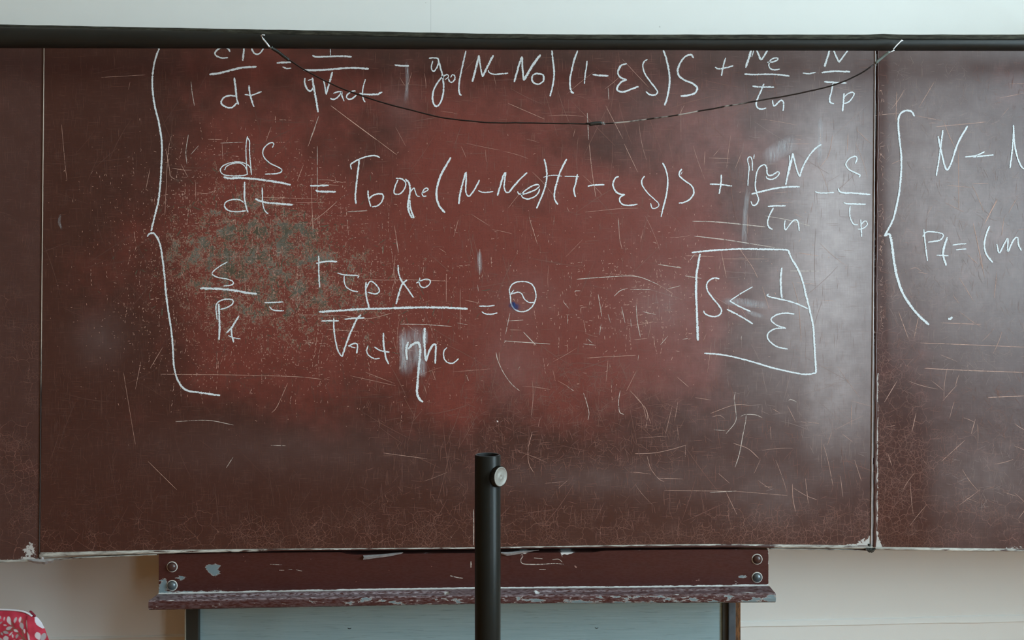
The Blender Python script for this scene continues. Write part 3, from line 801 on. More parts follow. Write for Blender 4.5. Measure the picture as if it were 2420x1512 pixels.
# --- equation three
chalk(Lt, lab('letter S'), [('I', [(712,283),(640,325),(590,365),(585,390),(630,415),(710,430),(757,450),(757,475),(720,485),(678,488)], 3.6)])
chalk(Fb, lab('fraction bar'), [('I', [(478,508),(560,510),(660,515),(760,525),(870,545),(963,556)], 6)])
chalk(Lt, lab('capital P'), [('I', [(640,947),(645,850),(642,750),(638,640)], 5.6), ('I', [(625,775),(615,690),(620,640),(660,610),(720,600),(757,610),(755,640),(710,670),(653,688)], 4)])
chalk(Lt, lab('small letter t'), [('I', [(808,743),(780,790),(750,840),(705,887)], 5), ('I', [(745,850),(750,910),(765,968)], 5), ('I', [(718,910),(770,930),(822,938)], 3.4)])
chalk(Sg, lab('equals sign'), [('I', [(1028,630),(1100,628),(1187,624)], 4.2), ('I', [(1068,662),(1095,690),(1140,698),(1192,699)], 3.6)])
chalk(Lt, lab('capital gamma'), [('J', [(202,128),(202,240),(205,340),(210,413)], 4.2), ('J', [(180,197),(240,185),(300,178),(367,183)], 4.6)])
chalk(Lt, lab('letter tau'), [('J', [(368,283),(430,300),(552,308),(548,328)], 3.6), ('J', [(430,310),(430,360),(450,410),(500,440),(553,451)], 3.6)])
chalk(Lt, lab('small letter p'), [('J', [(625,366),(622,440),(635,530),(656,608)], 5), ('J', [(625,422),(650,370),(675,358),(710,385),(742,430),(735,460),(700,470),(638,455)], 4)])
chalk(Lt, lab('letter lambda'), [('J', [(910,213),(915,280),(943,358),(985,410),(1047,502)], 4.4), ('J', [(990,345),(950,380),(920,460),(893,562)], 5.4)])
chalk(Dg, lab('small nought'), [('J', [(1072,374),(1120,350),(1160,338),(1197,350),(1190,385),(1150,412),(1115,405),(1100,370),(1105,326)], 3.6)])
chalk(Fb, lab('long fraction bar'), [('J', [(203,630),(350,622),(550,608),(800,600),(1050,592),(1300,592),(1450,598),(1532,603)], 6)])
chalk(Lt, lab('capital V with serifs'), [('J', [(226,712),(300,710),(382,711)], 4), ('J', [(433,696),(520,688),(612,685)], 4.4), ('J', [(335,688),(338,780),(350,880),(375,980),(410,1032)], 4), ('J', [(410,1032),(440,940),(480,830),(540,700),(580,656)], 5)])
chalk(Lt, lab('small letter a'), [('J', [(468,940),(500,918),(540,915),(548,950),(540,1002)], 4.6), ('J', [(463,928),(500,945),(530,952)], 3.4)])
chalk(Lt, lab('small letter c'), [('J', [(642,933),(630,980),(650,1020),(700,1048),(747,1045)], 3.6)])
chalk(Lt, lab('small letter t'), [('J', [(780,818),(780,900),(790,980),(805,1050),(827,1097)], 4.6), ('J', [(698,943),(750,975),(833,990)], 4.4)])
chalk(Lt, lab('letter eta with a long tail'), [('J', [(1002,898),(985,950),(985,1000),(992,1057)], 6), ('J', [(1000,962),(1040,920),(1085,905),(1106,940),(1106,1020),(1096,1120),(1086,1250),(1080,1340),(1095,1400),(1132,1437)], 7)])
chalk(Lt, lab('letter h'), [('J', [(1148,773),(1145,880),(1150,980),(1160,1072)], 6.2), ('J', [(1160,1072),(1190,980),(1220,930),(1245,925),(1246,1000),(1242,1092)], 5.6)])
chalk(Lt, lab('letter c'), [('J', [(1347,948),(1320,980),(1320,1040),(1350,1080),(1400,1088),(1452,1048)], 3.8)])
chalk(Sg, lab('equals sign'), [('J', [(1633,578),(1700,580),(1772,573)], 3.8), ('J', [(1658,628),(1690,648),(1740,652),(1797,640)], 3.6)])
chalk(Sg, lab('circle around a wavy stroke'), [('J', [(1910,480),(1905,430),(1930,385),(1980,362),(2050,362),(2105,385),(2135,440),(2140,510),(2110,580),(2060,620),(2000,628),(1950,605),(1920,555),(1912,480)], 3.8), ('J', [(1905,477),(1940,465),(1985,455),(2015,470),(2035,510),(2060,535),(2090,548),(2127,545)], 3.6), ('J', [(1945,435),(1912,478)], 4)])
# --- boxed inequality
chalk('chalk_box', lab('hand-drawn box around an inequality'), [('K', [(215,238),(200,320),(182,440),(178,600),(185,760),(190,900),(195,1053)], 6.4), ('K', [(138,226),(300,208),(420,200),(600,192),(800,195),(1000,198),(1045,205)], 5),
     ('K', [(1045,203),(1075,280),(1130,370),(1180,490),(1215,640),(1250,780),(1280,920),(1290,1080),(1300,1240),(1305,1345),(1292,1362)], 5.8), ('K', [(256,1172),(380,1182),(500,1200),(700,1250),(900,1310),(1100,1355),(1200,1370),(1270,1365),(1312,1350)], 4.6)])
chalk(Lt, lab('letter S'), [('K', [(397,473),(350,465),(300,490),(277,530),(290,590),(340,660),(390,720),(418,770),(400,810),(350,828),(290,815),(255,790),(252,772)], 4.4)])
chalk(Sg, lab('less-than-or-equal sign'), [('K', [(710,548),(600,610),(495,680)], 3.2), ('K', [(495,680),(580,730),(692,780)], 4.4), ('K', [(468,758),(560,805),(640,850),(712,896)], 4.6)])
chalk(Dg, lab('numeral one'), [('K', [(986,367),(975,450),(975,540),(985,653)], 5.6)])
chalk(Fb, lab('slanting fraction bar'), [('K', [(862,616),(845,625),(880,645),(1000,670),(1120,705),(1228,753)], 4.2)])
chalk(Lt, lab('letter epsilon'), [('K', [(1102,804),(1030,795),(950,805),(890,840),(890,870),(940,910),(1022,938)], 4.2), ('K', [(1022,938),(930,940),(870,970),(848,1010),(870,1060),(940,1110),(1042,1133)], 4.2)])
# --- right wing
chalk(Br, lab('curly brace'), [('L', [(262,144),(245,115),(210,108),(175,130),(163,180),(170,280),(180,370),(182,450),(175,560),(160,660),(130,780),(78,882)], 5.6), ('L', [(80,878),(108,870),(122,920),(135,1020),(155,1130),(190,1230),(240,1310),(290,1370),(352,1427)], 7)], on='R')
chalk(Lt, lab('letter N'), [('L', [(397,510),(415,400),(438,228)], 4.6), ('L', [(408,266),(430,370),(450,450),(465,472),(490,430),(530,310),(590,203)], 5)], on='R')
chalk(Sg, lab('equals sign'), [('L', [(573,394),(640,385),(695,361)], 4), ('L', [(623,394),(680,388),(750,381)], 4.4)], on='R')
chalk(Lt, lab('letter N cut by the frame'), [('L', [(851,462),(865,350),(873,235)], 4.4), ('L', [(872,197),(880,320),(905,420),(938,465),(965,400),(1010,250)], 4.6)], on='R')
chalk(Lt, lab('capital P'), [('L', [(320,840),(330,930),(342,1034)], 4), ('L', [(313,884),(340,855),(400,858),(440,872),(420,905),(346,918)], 3.8)], on='R')
chalk(Lt, lab('small letter t'), [('L', [(465,887),(445,950),(440,1000),(458,1062)], 6.4), ('L', [(398,998),(472,1002)], 4)], on='R')
chalk(Sg, lab('equals sign'), [('L', [(498,936),(540,930),(582,928)], 3.6), ('L', [(518,966),(550,962),(582,960)], 3.6)], on='R')
chalk(Br, lab('opening bracket'), [('L', [(726,818),(705,870),(693,930),(705,990),(744,1044)], 5)], on='R')
chalk(Lt, lab('small letter m'), [('L', [(770,930),(785,984),(815,930),(838,898),(838,975),(872,905),(898,890),(902,930),(920,970)], 4.4)], on='R')
chalk('chalk_dot', lab('smudged dot'), [('L', [(470,1388),(482,1390),(497,1380)], 7)], on='R')
# --- smears
for pts, w in (([(957,768),(958,830),(960,895)], 34), ([(985,765),(985,820),(984,880)], 42), ([(1000,845),(999,870),(996,895)], 22), ([(1005,775),(1003,820)], 20), ([(952,780),(955,890)], 18)):
    chalk('chalk_smear', 'smeared pale chalk behind the letters', [('X', pts, w)], mat='smear', off=0.0004, step=8)
for pts, w in (([(1700,712),(1750,714),(1830,725)], 22), ([(1760,735),(1810,750)], 14)):
    chalk('chalk_smear', 'smeared pale chalk', [('X', pts, w)], mat='smear', off=0.0004, step=8)
for pts, w in (([(1940,270),(1938,330),(1936,400)], 14), ([(1800,380),(1850,350),(1890,330)], 40), ([(1770,430),(1760,520),(1758,600)], 14),
               ([(960,140),(963,190),(958,250)], 10), ([(1133,590),(1134,650)], 14), ([(144,505),(140,525),(148,545)], 7)):
    chalk('chalk_smear', 'faint grey wiping mark', [('X', pts, w)], mat='smear', off=0.0004, step=8)
chalk('chalk_smear', 'blue chalk smudge under the circle', [('X', [(1202,716),(1216,724),(1232,730)], 20), ('X', [(1210,712),(1222,732)], 14)], mat='blue_smear', off=0.0011, step=5)

# ------------------------------------------------------------------ scratches
def scratch_obj(name, lines, mat, par, conv, nrm, off, label=None):
    acc = ([], [], [])
    for ln, w in lines: ribbon_into(acc, ln, w, conv, nrm, off + random.random() * 0.00012, 0.6)
    return link(name, ribbon_mesh(name, acc), MAT[mat], par, label=label, kind='stuff')

def inside(px, py): return 112 < px < 2055 and 122 < py < 1280
def dash(cx, cy, L, ang, w, curve=0.0):
    c, s = math.cos(ang), math.sin(ang)
    n = 2 if L < 18 else 5
    out = []
    for i in range(n + 1):
        t = i / n - 0.5
        k = curve * L * (t * t - 0.25)
        out.append(np.array((cx + c*t*L - s*k, cy + s*t*L + c*k)))
    return out, w
def hv(j=0.12):
    return random.choice((0, math.pi/2, math.pi/2)) + random.gauss(0, j)

random.seed(5)
sal, dim, lig, grn = [], [], [], []
def cloud(lst, n, cx, cy, sx, sy, l0, l1, w0, w1, j=0.25, curve=0.0):
    k = 0
    while k < n:
        x, y = random.gauss(cx, sx), random.gauss(cy, sy)
        k += 1
        if not inside(x, y): continue
        L = l0 + (l1 - l0) * random.random() ** 2.2
        lst.append(dash(x, y, L, hv(j), random.uniform(w0, w1), random.uniform(-curve, curve)))
# clustered bright nicks: short strokes laid along a few shared lines, so they read as broken scratches
def broken(lst, x, y, ang, L, w, fill=0.55):
    t = 0
    while t < L:
        l = random.uniform(2, 9)
        if random.random() < fill:
            cx, cy = x + math.cos(ang)*(t+l/2), y + math.sin(ang)*(t+l/2)
            if inside(cx, cy): lst.append(dash(cx, cy, l, ang + random.gauss(0, 0.12), w*random.uniform(0.7, 1.3)))
        t += l + random.uniform(0, 5)
cloud(sal, 2000, 540, 610, 155, 120, 1.2, 4.5, 0.8, 1.5, 0.2)
cloud(sal, 1300, 830, 720, 170, 85, 1.4, 6, 0.9, 1.6, 0.2)
cloud(sal, 520, 600, 440, 170, 70, 1.4, 6, 0.9, 1.6, 0.3)
cloud(sal, 700, 620, 820, 170, 65, 1.4, 6, 0.8, 1.5, 0.3)
cloud(sal, 360, 1490, 715, 130, 65, 1.5, 9, 1.0, 1.8, 0.25)
cloud(sal, 200, 1250, 560, 300, 90, 1.5, 6, 0.9, 1.5, 0.25)
cloud(sal, 180, 380, 650, 90, 140, 1.5, 7, 0.9, 1.6, 0.25)
cloud(sal, 110, 1700, 640, 140, 90, 1.5, 6, 1.0, 1.6, 0.25)
for _ in range(150):
    x, y = random.gauss(620, 170), random.gauss(620, 130)
    broken(sal, x, y, hv(0.1), random.uniform(30, 110), 1.3)
for _ in range(35):
    x, y = random.gauss(1450, 170), random.gauss(700, 80)
    broken(sal, x, y, hv(0.12), random.uniform(20, 70), 1.3, 0.6)
cloud(grn, 420, 590, 600, 120, 80, 4, 22, 1.4, 3.4, 0.5, 0.3)
cloud(grn, 150, 830, 700, 110, 70, 4, 22, 1.2, 2.6, 0.5, 0.3)
# fine brushed fibres everywhere
def fibres(n, x0, x1, y0, y1, l0, l1, w0, w1, j, lst):
    for _ in range(n):
        lst.append(dash(random.uniform(x0, x1), random.uniform(y0, y1), random.uniform(l0, l1), hv(j), random.uniform(w0, w1), random.uniform(-0.15, 0.15)))
fibres(3600, 118, 2045, 130, 1270, 8, 34, 0.5, 0.9, 0.06, dim)
fibres(1500, 118, 2045, 880, 1240, 6, 26, 0.5, 1.0, 0.35, dim)
fibres(900, 1100, 1600, 860, 1110, 5, 22, 0.6, 1.1, 0.7, dim)
fibres(260, 118, 2045, 130, 1250, 40, 150, 0.7, 1.2, 0.5, dim)
fibres(70, 900, 2045, 180, 1200, 20, 90, 0.4, 0.7, 0.6, sal)
TR = [  # scratches one can pick out in the photograph
 ('A', [(1365,583),(1375,670),(1390,755)],1.8), ('A', [(440,890),(465,1170),(480,1290)],1), ('A', [(725,553),(1040,535)],1), ('A', [(930,585),(918,640)],1),
 ('B', [(530,775),(500,860),(460,968)],1.6), ('B', [(630,690),(800,820),(1000,968)],1.5), ('X', [(782,250),(870,315),(938,366)],1.3), ('B', [(1290,420),(1245,570)],1.2),
 ('C', [(935,310),(1150,540)],1.1), ('C', [(0,670),(300,800)],1.1), ('C', [(650,750),(660,968)],2), ('C', [(800,690),(940,960)],1.1), ('C', [(820,545),(826,640)],2), ('C', [(1440,690),(1400,770)],1.2), ('C', [(550,880),(535,945)],1.4),
 ('G', [(690,0),(720,300),(765,610)],1.5), ('G', [(1090,0),(1245,325)],1.3), ('G', [(1870,885),(2110,890),(2420,915)],2), ('G', [(2060,160),(2300,168)],1.2), ('G', [(1025,870),(1030,968)],1.6), ('G', [(640,780),(1050,740),(1250,735)],1), ('G', [(2190,45),(2110,140)],1),
 ('H', [(0,1125),(200,1130),(560,1165),(800,1190)],2), ('H', [(790,1058),(1060,1105),(1330,1178)],1.6), ('H', [(0,1305),(400,1355),(1000,1450)],1.8), ('H', [(1880,30),(2070,210)],1), ('H', [(1600,100),(1555,330),(1450,480)],1.1), ('H', [(1060,200),(1350,200)],1.1), ('H', [(1445,0),(1465,210)],1.3), ('H', [(590,1020),(588,1270)],1.2), ('H', [(1785,80),(1775,290)],1.4), ('H', [(520,300),(430,520)],1), ('H', [(80,290),(70,460)],1.2), ('H', [(1225,1325),(1195,1370)],1.4), ('H', [(1200,1495),(1290,1512)],1.4), ('H', [(920,895),(1120,905)],1),
 ('K', [(590,195),(700,350),(760,465)],1.3), ('K', [(415,215),(465,465)],1.4), ('K', [(75,255),(350,262)],1.4), ('K', [(410,285),(870,285)],1.2), ('K', [(1065,398),(1335,400)],1.6), ('K', [(1125,508),(1290,522)],1.5), ('K', [(75,443),(230,468)],1.6), ('K', [(1145,228),(1330,258)],1.5), ('K', [(800,545),(870,768)],1.3), ('K', [(1085,500),(1140,700),(1160,940),(1168,1060)],1.1), ('K', [(375,1175),(362,1230)],1.4), ('K', [(605,1010),(603,1040)],1.6), ('K', [(275,990),(250,1050)],1.3), ('K', [(165,240),(120,300)],2), ('K', [(1340,672),(1490,682)],1), ('K', [(410,320),(395,380)],1.4), ('K', [(0,360),(40,370)],2), ('K', [(160,70),(460,105),(740,150)],2), ('K', [(0,1395),(110,1490)],1.2),
 ('J', [(595,343),(800,347),(1020,345),(1340,355)],1.4), ('J', [(1340,290),(1340,540)],1.4), ('J', [(1465,420),(1465,790)],1.4), ('J', [(930,740),(1130,743),(1390,760)],1.6), ('J', [(1875,712),(2030,703)],1.6), ('J', [(1910,640),(1870,830)],1.6), ('J', [(1860,890),(2268,918)],2), ('J', [(1785,990),(1800,1060),(1850,1170),(1920,1270),(1995,1335)],1.8), ('J', [(1812,990),(1815,1080)],1.4), ('J', [(2030,810),(2145,930)],1.6), ('J', [(1640,70),(1640,300)],1.8), ('J', [(895,0),(915,100)],1.6), ('J', [(270,785),(560,808)],1.4), ('J', [(1440,730),(1530,745)],1.6), ('J', [(1510,525),(1640,553)],1.5), ('J', [(15,655),(400,665)],1.2), ('J', [(400,660),(640,690),(860,640)],1.4), ('J', [(1620,390),(1630,455)],1.6), ('J', [(1215,1155),(1245,1240)],1.5), ('J', [(1145,1290),(1165,1365)],1.4), ('J', [(1520,1195),(1540,1245)],1.5), ('J', [(480,1200),(890,1290)],1), ('J', [(620,1170),(880,1270)],1), ('J', [(1140,230),(1130,310)],1.4), ('J', [(885,120),(865,320)],1.4), ('J', [(1280,65),(1335,100)],1.5), ('J', [(1875,885),(1860,905)],2), ('J', [(1905,790),(2010,792)],1.4),
 ('N', [(1250,207),(1400,195),(1640,180),(1750,185),(1830,210),(1920,250)],1.9), ('N', [(1920,250),(1980,285),(2040,325)],1.4), ('N', [(1560,345),(1610,300),(1670,280)],1.8), ('N', [(1700,290),(1860,292)],1.6), ('N', [(1700,272),(1745,272)],1.4), ('N', [(1740,410),(1750,550),(1775,680)],1.8), ('N', [(1725,700),(1830,690)],1.5), ('N', [(1620,430),(1650,565)],1.6), ('N', [(1430,330),(1460,510)],1.8), ('N', [(1475,390),(1445,480)],1.4), ('N', [(1310,735),(1410,745)],1.8), ('N', [(1290,490),(1290,440),(1340,433)],1.5), ('N', [(1340,690),(1380,725)],1.6), ('N', [(1510,490),(1530,560)],1.6), ('N', [(1790,470),(1900,495)],1.6), ('N', [(1310,540),(1325,620)],1.5), ('N', [(1145,390),(1190,445)],1.6), ('N', [(1180,500),(1180,570)],1.6), ('N', [(1100,1035),(1180,1080)],1), ('N', [(1175,1080),(1230,1118)],2.2), ('N', [(1310,1135),(1335,1210),(1355,1300),(1345,1355)],1.6), ('N', [(1610,1115),(1597,1200),(1605,1290),(1640,1310)],1.6), ('N', [(1340,850),(1490,840),(1740,828)],1.2), ('N', [(1510,870),(1495,1040)],1.1), ('N', [(1760,825),(1755,868)],1.6), ('N', [(1920,85),(2110,115)],1.8), ('N', [(2140,180),(2270,200)],1.6), ('N', [(2000,285),(2100,260)],1.6), ('N', [(1240,315),(1245,302),(1285,302)],2.2), ('N', [(1695,530),(1700,600)],1.6), ('N', [(1885,665),(1890,760)],1.5), ('N', [(2000,670),(1940,740)],1.6), ('N', [(2120,697),(2165,690)],2), ('N', [(1455,570),(1440,660)],1.8), ('N', [(1690,1115),(1790,1230),(1830,1380)],1), ('N', [(1740,960),(1660,1120)],1), ('N', [(820,640),(920,745)],1.8), ('N', [(1060,950),(1080,1040)],1), ('N', [(775,945),(790,920)],2), ('N', [(355,990),(370,1035)],1.6),
 ('M', [(820,88),(808,140),(820,240),(818,330),(740,430)],1.6), ('M', [(905,275),(900,330),(880,430),(850,590),(815,700)],1.7), ('M', [(860,288),(900,272),(980,275),(1035,298)],1.7), ('M', [(610,265),(810,195),(950,200)],1.1), ('M', [(640,395),(740,405)],1.7), ('M', [(800,505),(920,550),(1010,630)],1.4), ('M', [(1020,640),(970,750)],1), ('M', [(0,590),(150,585),(280,560),(420,520)],1.3), ('M', [(100,610),(130,710),(190,790),(240,820)],1.1), ('M', [(190,790),(390,795)],1.2), ('M', [(1280,835),(1285,950),(1305,1060)],1.4), ('M', [(1385,790),(1410,1000)],1.4), ('M', [(1290,870),(1390,930),(1480,965)],1.2), ('M', [(740,900),(830,1085)],1.2), ('M', [(240,890),(820,895)],1.2), ('M', [(610,905),(825,893)],1.6), ('M', [(820,895),(1240,930)],1), ('M', [(1760,195),(1760,360)],1.5), ('M', [(1350,328),(1400,345)],1.3), ('M', [(1410,335),(1495,345)],1.5), ('M', [(1785,640),(1840,810)],1.4), ('M', [(1530,510),(1570,650),(1610,850)],1.1), ('M', [(1600,410),(1565,520)],1), ('M', [(1685,430),(1770,495)],1.1), ('M', [(680,750),(770,830)],1.2), ('M', [(1240,200),(1305,330)],1.2), ('M', [(1050,860),(1120,862)],1.4), ('M', [(350,170),(325,320)],1), ('M', [(305,200),(250,430)],1.1), ('M', [(80,200),(130,345)],1.2), ('M', [(0,120),(100,250),(90,380)],1.1), ('M', [(630,290),(690,280),(730,305)],1.1), ('M', [(1100,370),(1108,475)],1.3), ('M', [(410,520),(410,620)],1.1), ('M', [(1670,770),(1690,940)],1.1), ('M', [(1120,225),(1180,262)],1.5), ('M', [(490,135),(620,155)],1.1),
 ('X', [(1119,1203),(1119.5,1250),(1119,1288)],2.2), ('X', [(415,996),(490,993),(552,1004)],1.6), ('X', [(640,1052),(675,1053)],1.8), ('X', [(551,1080),(535,1105)],1.8), ('X', [(350,1090),(418,1157)],1.3), ('X', [(292,880),(305,960),(320,1050)],1), ('X', [(905,1070),(1010,1084)],1.3), ('X', [(1258,1020),(1248,1062),(1250,1095),(1261,1116)],1.2), ('X', [(333,855),(320,920)],1.2), ('X', [(680,905),(655,960),(642,975)],1.5), ('X', [(380,884),(560,886),(700,890),(760,896)],1.3), ('X', [(385,820),(355,870)],1.4),
 ('X', [(1340,490),(1345,500)],1.5), ('X', [(1250,512),(1270,577)],1.3), ('X', [(1462,515),(1464,560),(1470,588)],1.5), ('X', [(932,533),(942,595)],1.4), ('X', [(1083,520),(1072,560)],1.2), ('X', [(735,420),(740,560)],1.3), ('X', [(750,345),(750,470)],1.6),
 ('E', [(1755,0),(1675,200)],1.5), ('E', [(280,90),(245,300),(215,900)],1.2), ('E', [(455,80),(430,250),(440,380)],1.6), ('E', [(560,190),(480,280)],1.6), ('E', [(230,240),(260,420),(280,510),(350,545)],1.4), ('E', [(285,420),(400,438),(490,440)],1.4), ('E', [(380,380),(450,510)],1.5), ('E', [(1630,385),(1565,555)],1.5), ('E', [(1780,540),(1900,543),(2035,568)],1.5), ('E', [(1790,583),(1990,597)],1.4), ('E', [(1975,760),(1850,870),(1720,970)],1.5), ('E', [(530,560),(530,740)],1.3), ('E', [(2080,865),(2280,855)],2.2), ('E', [(540,670),(640,680),(740,645)],1.4), ('E', [(655,126),(800,128)],1.5), ('E', [(1300,0),(1245,150)],1.4), ('E', [(800,170),(805,330)],1.4), ('E', [(780,165),(1025,155)],1.6), ('E', [(65,420),(20,640)],1.4), ('E', [(1540,770),(1850,770)],1.4), ('E', [(1110,715),(1780,735)],1.1),
]
random.seed(9)
for c, pts, w in TR:
    (lig if w > 1.55 else sal).append((smooth_line(T(c, pts), 5), w * (0.9 if w > 1.55 else 0.72)))
lig.append((smooth_line(T('M', [(1250,160),(1262,150),(1290,158),(1315,172)]), 3), 1.8))
def by_dust_glare(lines, fields, lim):
    c = np.array([l[0][len(l[0]) // 2][:2] for l in lines], float)
    d = np.asarray(fields(c[:, 0], c[:, 1])[1])
    a = [l for l, k in zip(lines, d) if k <= lim]; b = [l for l, k in zip(lines, d) if k > lim]
    return a, b
dim, dusty = by_dust_glare(dim, fields_centre, 0.17)
scratch_obj('faint_scratches', dusty, 'scratch_mid', centre, toC, NF, 0.00016, 'fine scratches in the dusty right part')
dark = [l for l in dim if l[0][0][0] < 850]
dim = [l for l in dim if l[0][0][0] >= 850]
scratch_obj('faint_scratches', dark, 'scratch_dark', centre, toC, NF, 0.00016, 'fine faint brushed scratches')
scratch_obj('faint_scratches', dim, 'scratch_dim', centre, toC, NF, 0.00016, 'fine faint brushed scratches')
scratch_obj('paint_nicks', sal, 'scratch', centre, toC, NF, 0.00024, 'salmon nicks and scratches in the paint')
scratch_obj('undercoat_scratches', grn, 'scratch_green', centre, toC, NF, 0.00020, 'grey-green scratches down to the undercoat')
scratch_obj('pale_scratches', lig, 'scratch_light', centre, toC, NF, 0.00030, 'long pale scratches')
# wings
random.seed(40)
dl, dr, sr = [], [], []
fibres(420, -60, 90, 130, 1300, 8, 40, 0.5, 1.0, 0.25, dl)
fibres(900, -860, -60, 130, 1310, 8, 40, 0.5, 1.0, 0.25, dl)
fibres(1500, 2085, 2440, 140, 1280, 5, 26, 0.5, 0.9, 0.5, dr)
fibres(1500, 2440, 3100, 140, 1280, 5, 26, 0.5, 0.9, 0.5, dr)
fibres(50, 2090, 2440, 150, 1260, 20, 80, 0.7, 1.1, 0.7, sr)
for _ in range(70):
    y = random.uniform(200, 780); sr.append(dash(2072 + random.uniform(6, 16), y, random.uniform(4, 12), random.uniform(0, 3.1), 1.0, 0.3))
dl2 = [dash(98 - random.uniform(2, 14), random.uniform(150, 900), random.uniform(5, 16), random.gauss(0, 0.25), 0.9) for _ in range(70)]
for c, pts, w in [('D', [(1650,838),(1900,815),(2050,800)],1.1), ('D', [(1490,750),(1700,790)],.8), ('D', [(1640,480),(1520,680)],1), ('D', [(1340,560),(1335,800)],1), ('D', [(1200,1040),(1245,1090)],1.2), ('D', [(1830,1020),(1835,1500)],1), ('D', [(1300,1135),(1365,1105)],1.2), ('D', [(2140,1420),(2090,1510)],1.6),
                  ('L', [(772,655),(695,805)],1.8), ('L', [(625,800),(685,1075)],1.4), ('L', [(425,1415),(675,1424)],1.2), ('L', [(165,1345),(225,1510)],1.2), ('L', [(290,1370),(260,1510)],1.2), ('L', [(235,1085),(270,1075),(305,1095)],1.1), ('L', [(815,770),(800,880)],1),
                  ('X', [(2175,810),(2300,815),(2420,820)],1.2), ('X', [(2185,870),(2260,874),(2420,880)],1.4), ('X', [(2335,939),(2420,935)],1.8), ('X', [(2090,950),(2120,900)],1.3), ('X', [(2165,975),(2155,1020)],1.1), ('X', [(2225,1090),(2280,1040)],1), ('X', [(2305,990),(2295,1025)],1.4)]:
    sr.append((smooth_line(T(c, pts), 5), w))
scratch_obj('faint_scratches', dl + dl2, 'scratch_dark', left_wing, toL, LN, 0.0002)
dr, dr2 = by_dust_glare(dr, fields_right, 0.15)
scratch_obj('faint_scratches', dr, 'scratch_dim', right_wing, toR, RN, 0.0002)
scratch_obj('faint_scratches', dr2, 'scratch_mid', right_wing, toR, RN, 0.0002)
scratch_obj('paint_nicks', sr, 'scratch', right_wing, toR, RN, 0.0003)

# ------------------------------------------------------------------ black roll above the board, on brackets
roll = thing('rolled_black_sheet', 'long black oilcloth roll running along the top of the chalkboard', 'roll')
RY = -0.11
RT = [(-200,51),(0,58),(300,64),(620,70),(900,75),(1150,80),(1400,82),(1700,82),(2050,82),(2090,80.5),(2130,82),(2620,82)]
RBm = [(-200,113),(0,113),(600,114),(1200,117),(1800,119),(2620,120)]
verts, faces = [], []
nseg, nx = 28, 180
for i in range(nx):
    px = lerp(-345, 2765, i / (nx - 1))
    t, b = interp(RT, px) + 5, interp(RBm, px)
    ca, cb = P(px, t, RY), P(px, b, RY)
    cz, r = (ca.z + cb.z) / 2, (ca.z - cb.z) / 2
    for k in range(nseg):
        a = 2 * math.pi * k / nseg
        rr = r * (1 + 0.015 * mnoise.noise((px * 0.006, math.cos(a) * 1.5, math.sin(a) * 1.5)))
        verts.append((ca.x, RY + math.cos(a) * rr, cz + math.sin(a) * rr))
for i in range(nx - 1):
    for k in range(nseg):
        k2 = (k + 1) % nseg
        faces.append((i*nseg+k, i*nseg+k2, (i+1)*nseg+k2, (i+1)*nseg+k))
faces += [tuple(range(nseg)), tuple((nx-1)*nseg + k for k in range(nseg))[::-1]]
link('roll', mesh_from('roll', verts, faces, True), MAT['roll'], roll)
verts, faces = [], []
for i in range(nx):                        # frayed outer hem of the sheet lying along the top of the roll
    px = lerp(-343, 2763, i / (nx - 1))
    t = interp(RT, px) + mnoise.noise((px * 0.02, 2, 0)) * 0.7
    a, b = P(px, t, RY - 0.006), P(px, t + 10 + mnoise.noise((px * 0.03, 6, 0)) * 1.2, RY - 0.017)
    verts += [a + Vector((0, 0.006, -0.006)), a, a + Vector((0, -0.004, -0.001)), b, b + Vector((0, 0.006, 0))]
for i in range(nx - 1):
    for k in range(4): faces.append((i*5+k, i*5+k+1, (i+1)*5+k+1, (i+1)*5+k))
link('hem', mesh_from('hem', verts, faces, True), MAT['hem'], roll, label='frayed olive hem along the top of the roll')
for px in (-340, 2760):
    c = P(px, (interp(RT, px) + interp(RBm, px)) / 2, RY)
    br_ = link('bracket', tube_mesh('bracket', [(c.x, RY, c.z), (c.x, RY, c.z + 0.11), (c.x, RY + 0.01, c.z + 0.125), (c.x, WY - 0.001, c.z + 0.13)], 0.007, 10), MAT['black_metal'], roll)

# ------------------------------------------------------------------ wire looped below the roll
wire = thing('hanging_wire', 'thin dark wire sagging in a loop from two hooks on the black roll', 'wire')
WYR = -0.145
WP = [(682,141),(720,165),(760,187),(800,206),(860,228),(920,247),(980,262),(1030,275),(1100,285),(1170,290),(1250,290.5),(1390,292.5),(1425,292),(1470,289),(1520,283),(1600,272),(1660,261),(1740,247),(1800,236.5),(1850,228),(1910,216),(1960,204),(2000,190),(2040,170),(2064,153)]
dep = lambda px: WYR + 0.075 * math.sin(math.pi * min(1, max(0, (px - 640) / 1460))) ** 0.7
wl = smooth_line(WP, 14)
link('wire', tube_mesh('wire', [P(x, y + mnoise.noise((x*0.03, 0, 0))*0.8, dep(x)) for x, y in wl], 0.0017, 8), MAT['wire'], wire)
kn = smooth_line([(1391,294),(1400,292.5),(1412,291),(1424,291)], 4)
link('knot', tube_mesh('knot', [P(x, y, dep(x)) for x, y in kn], [0.001] + [0.0042] * (len(kn) - 2) + [0.0018], 10), MAT['sleeve'], wire, label='small black knot at the lowest point')
for dy, x0, x1 in ((3, 1420, 1430), (-2.5, 1420, 1428), (-1, 1384, 1394)):
    link('wire_end', tube_mesh('wire_end', [P(x0, 291 + dy*0.4, dep(x0) - 0.002), P(x1, 291 + dy, dep(x1) - 0.003)], 0.0009, 6), MAT['wire'], wire)
sl = smooth_line([(641,113),(655,121),(668,131),(684,143)], 4)
link('sleeve', tube_mesh('sleeve', [P(x, y, dep(x)) for x, y in sl], [0.0022] + [0.0036] * (len(sl) - 2) + [0.002], 10), MAT['sleeve'], wire, label='black rubber sleeve')
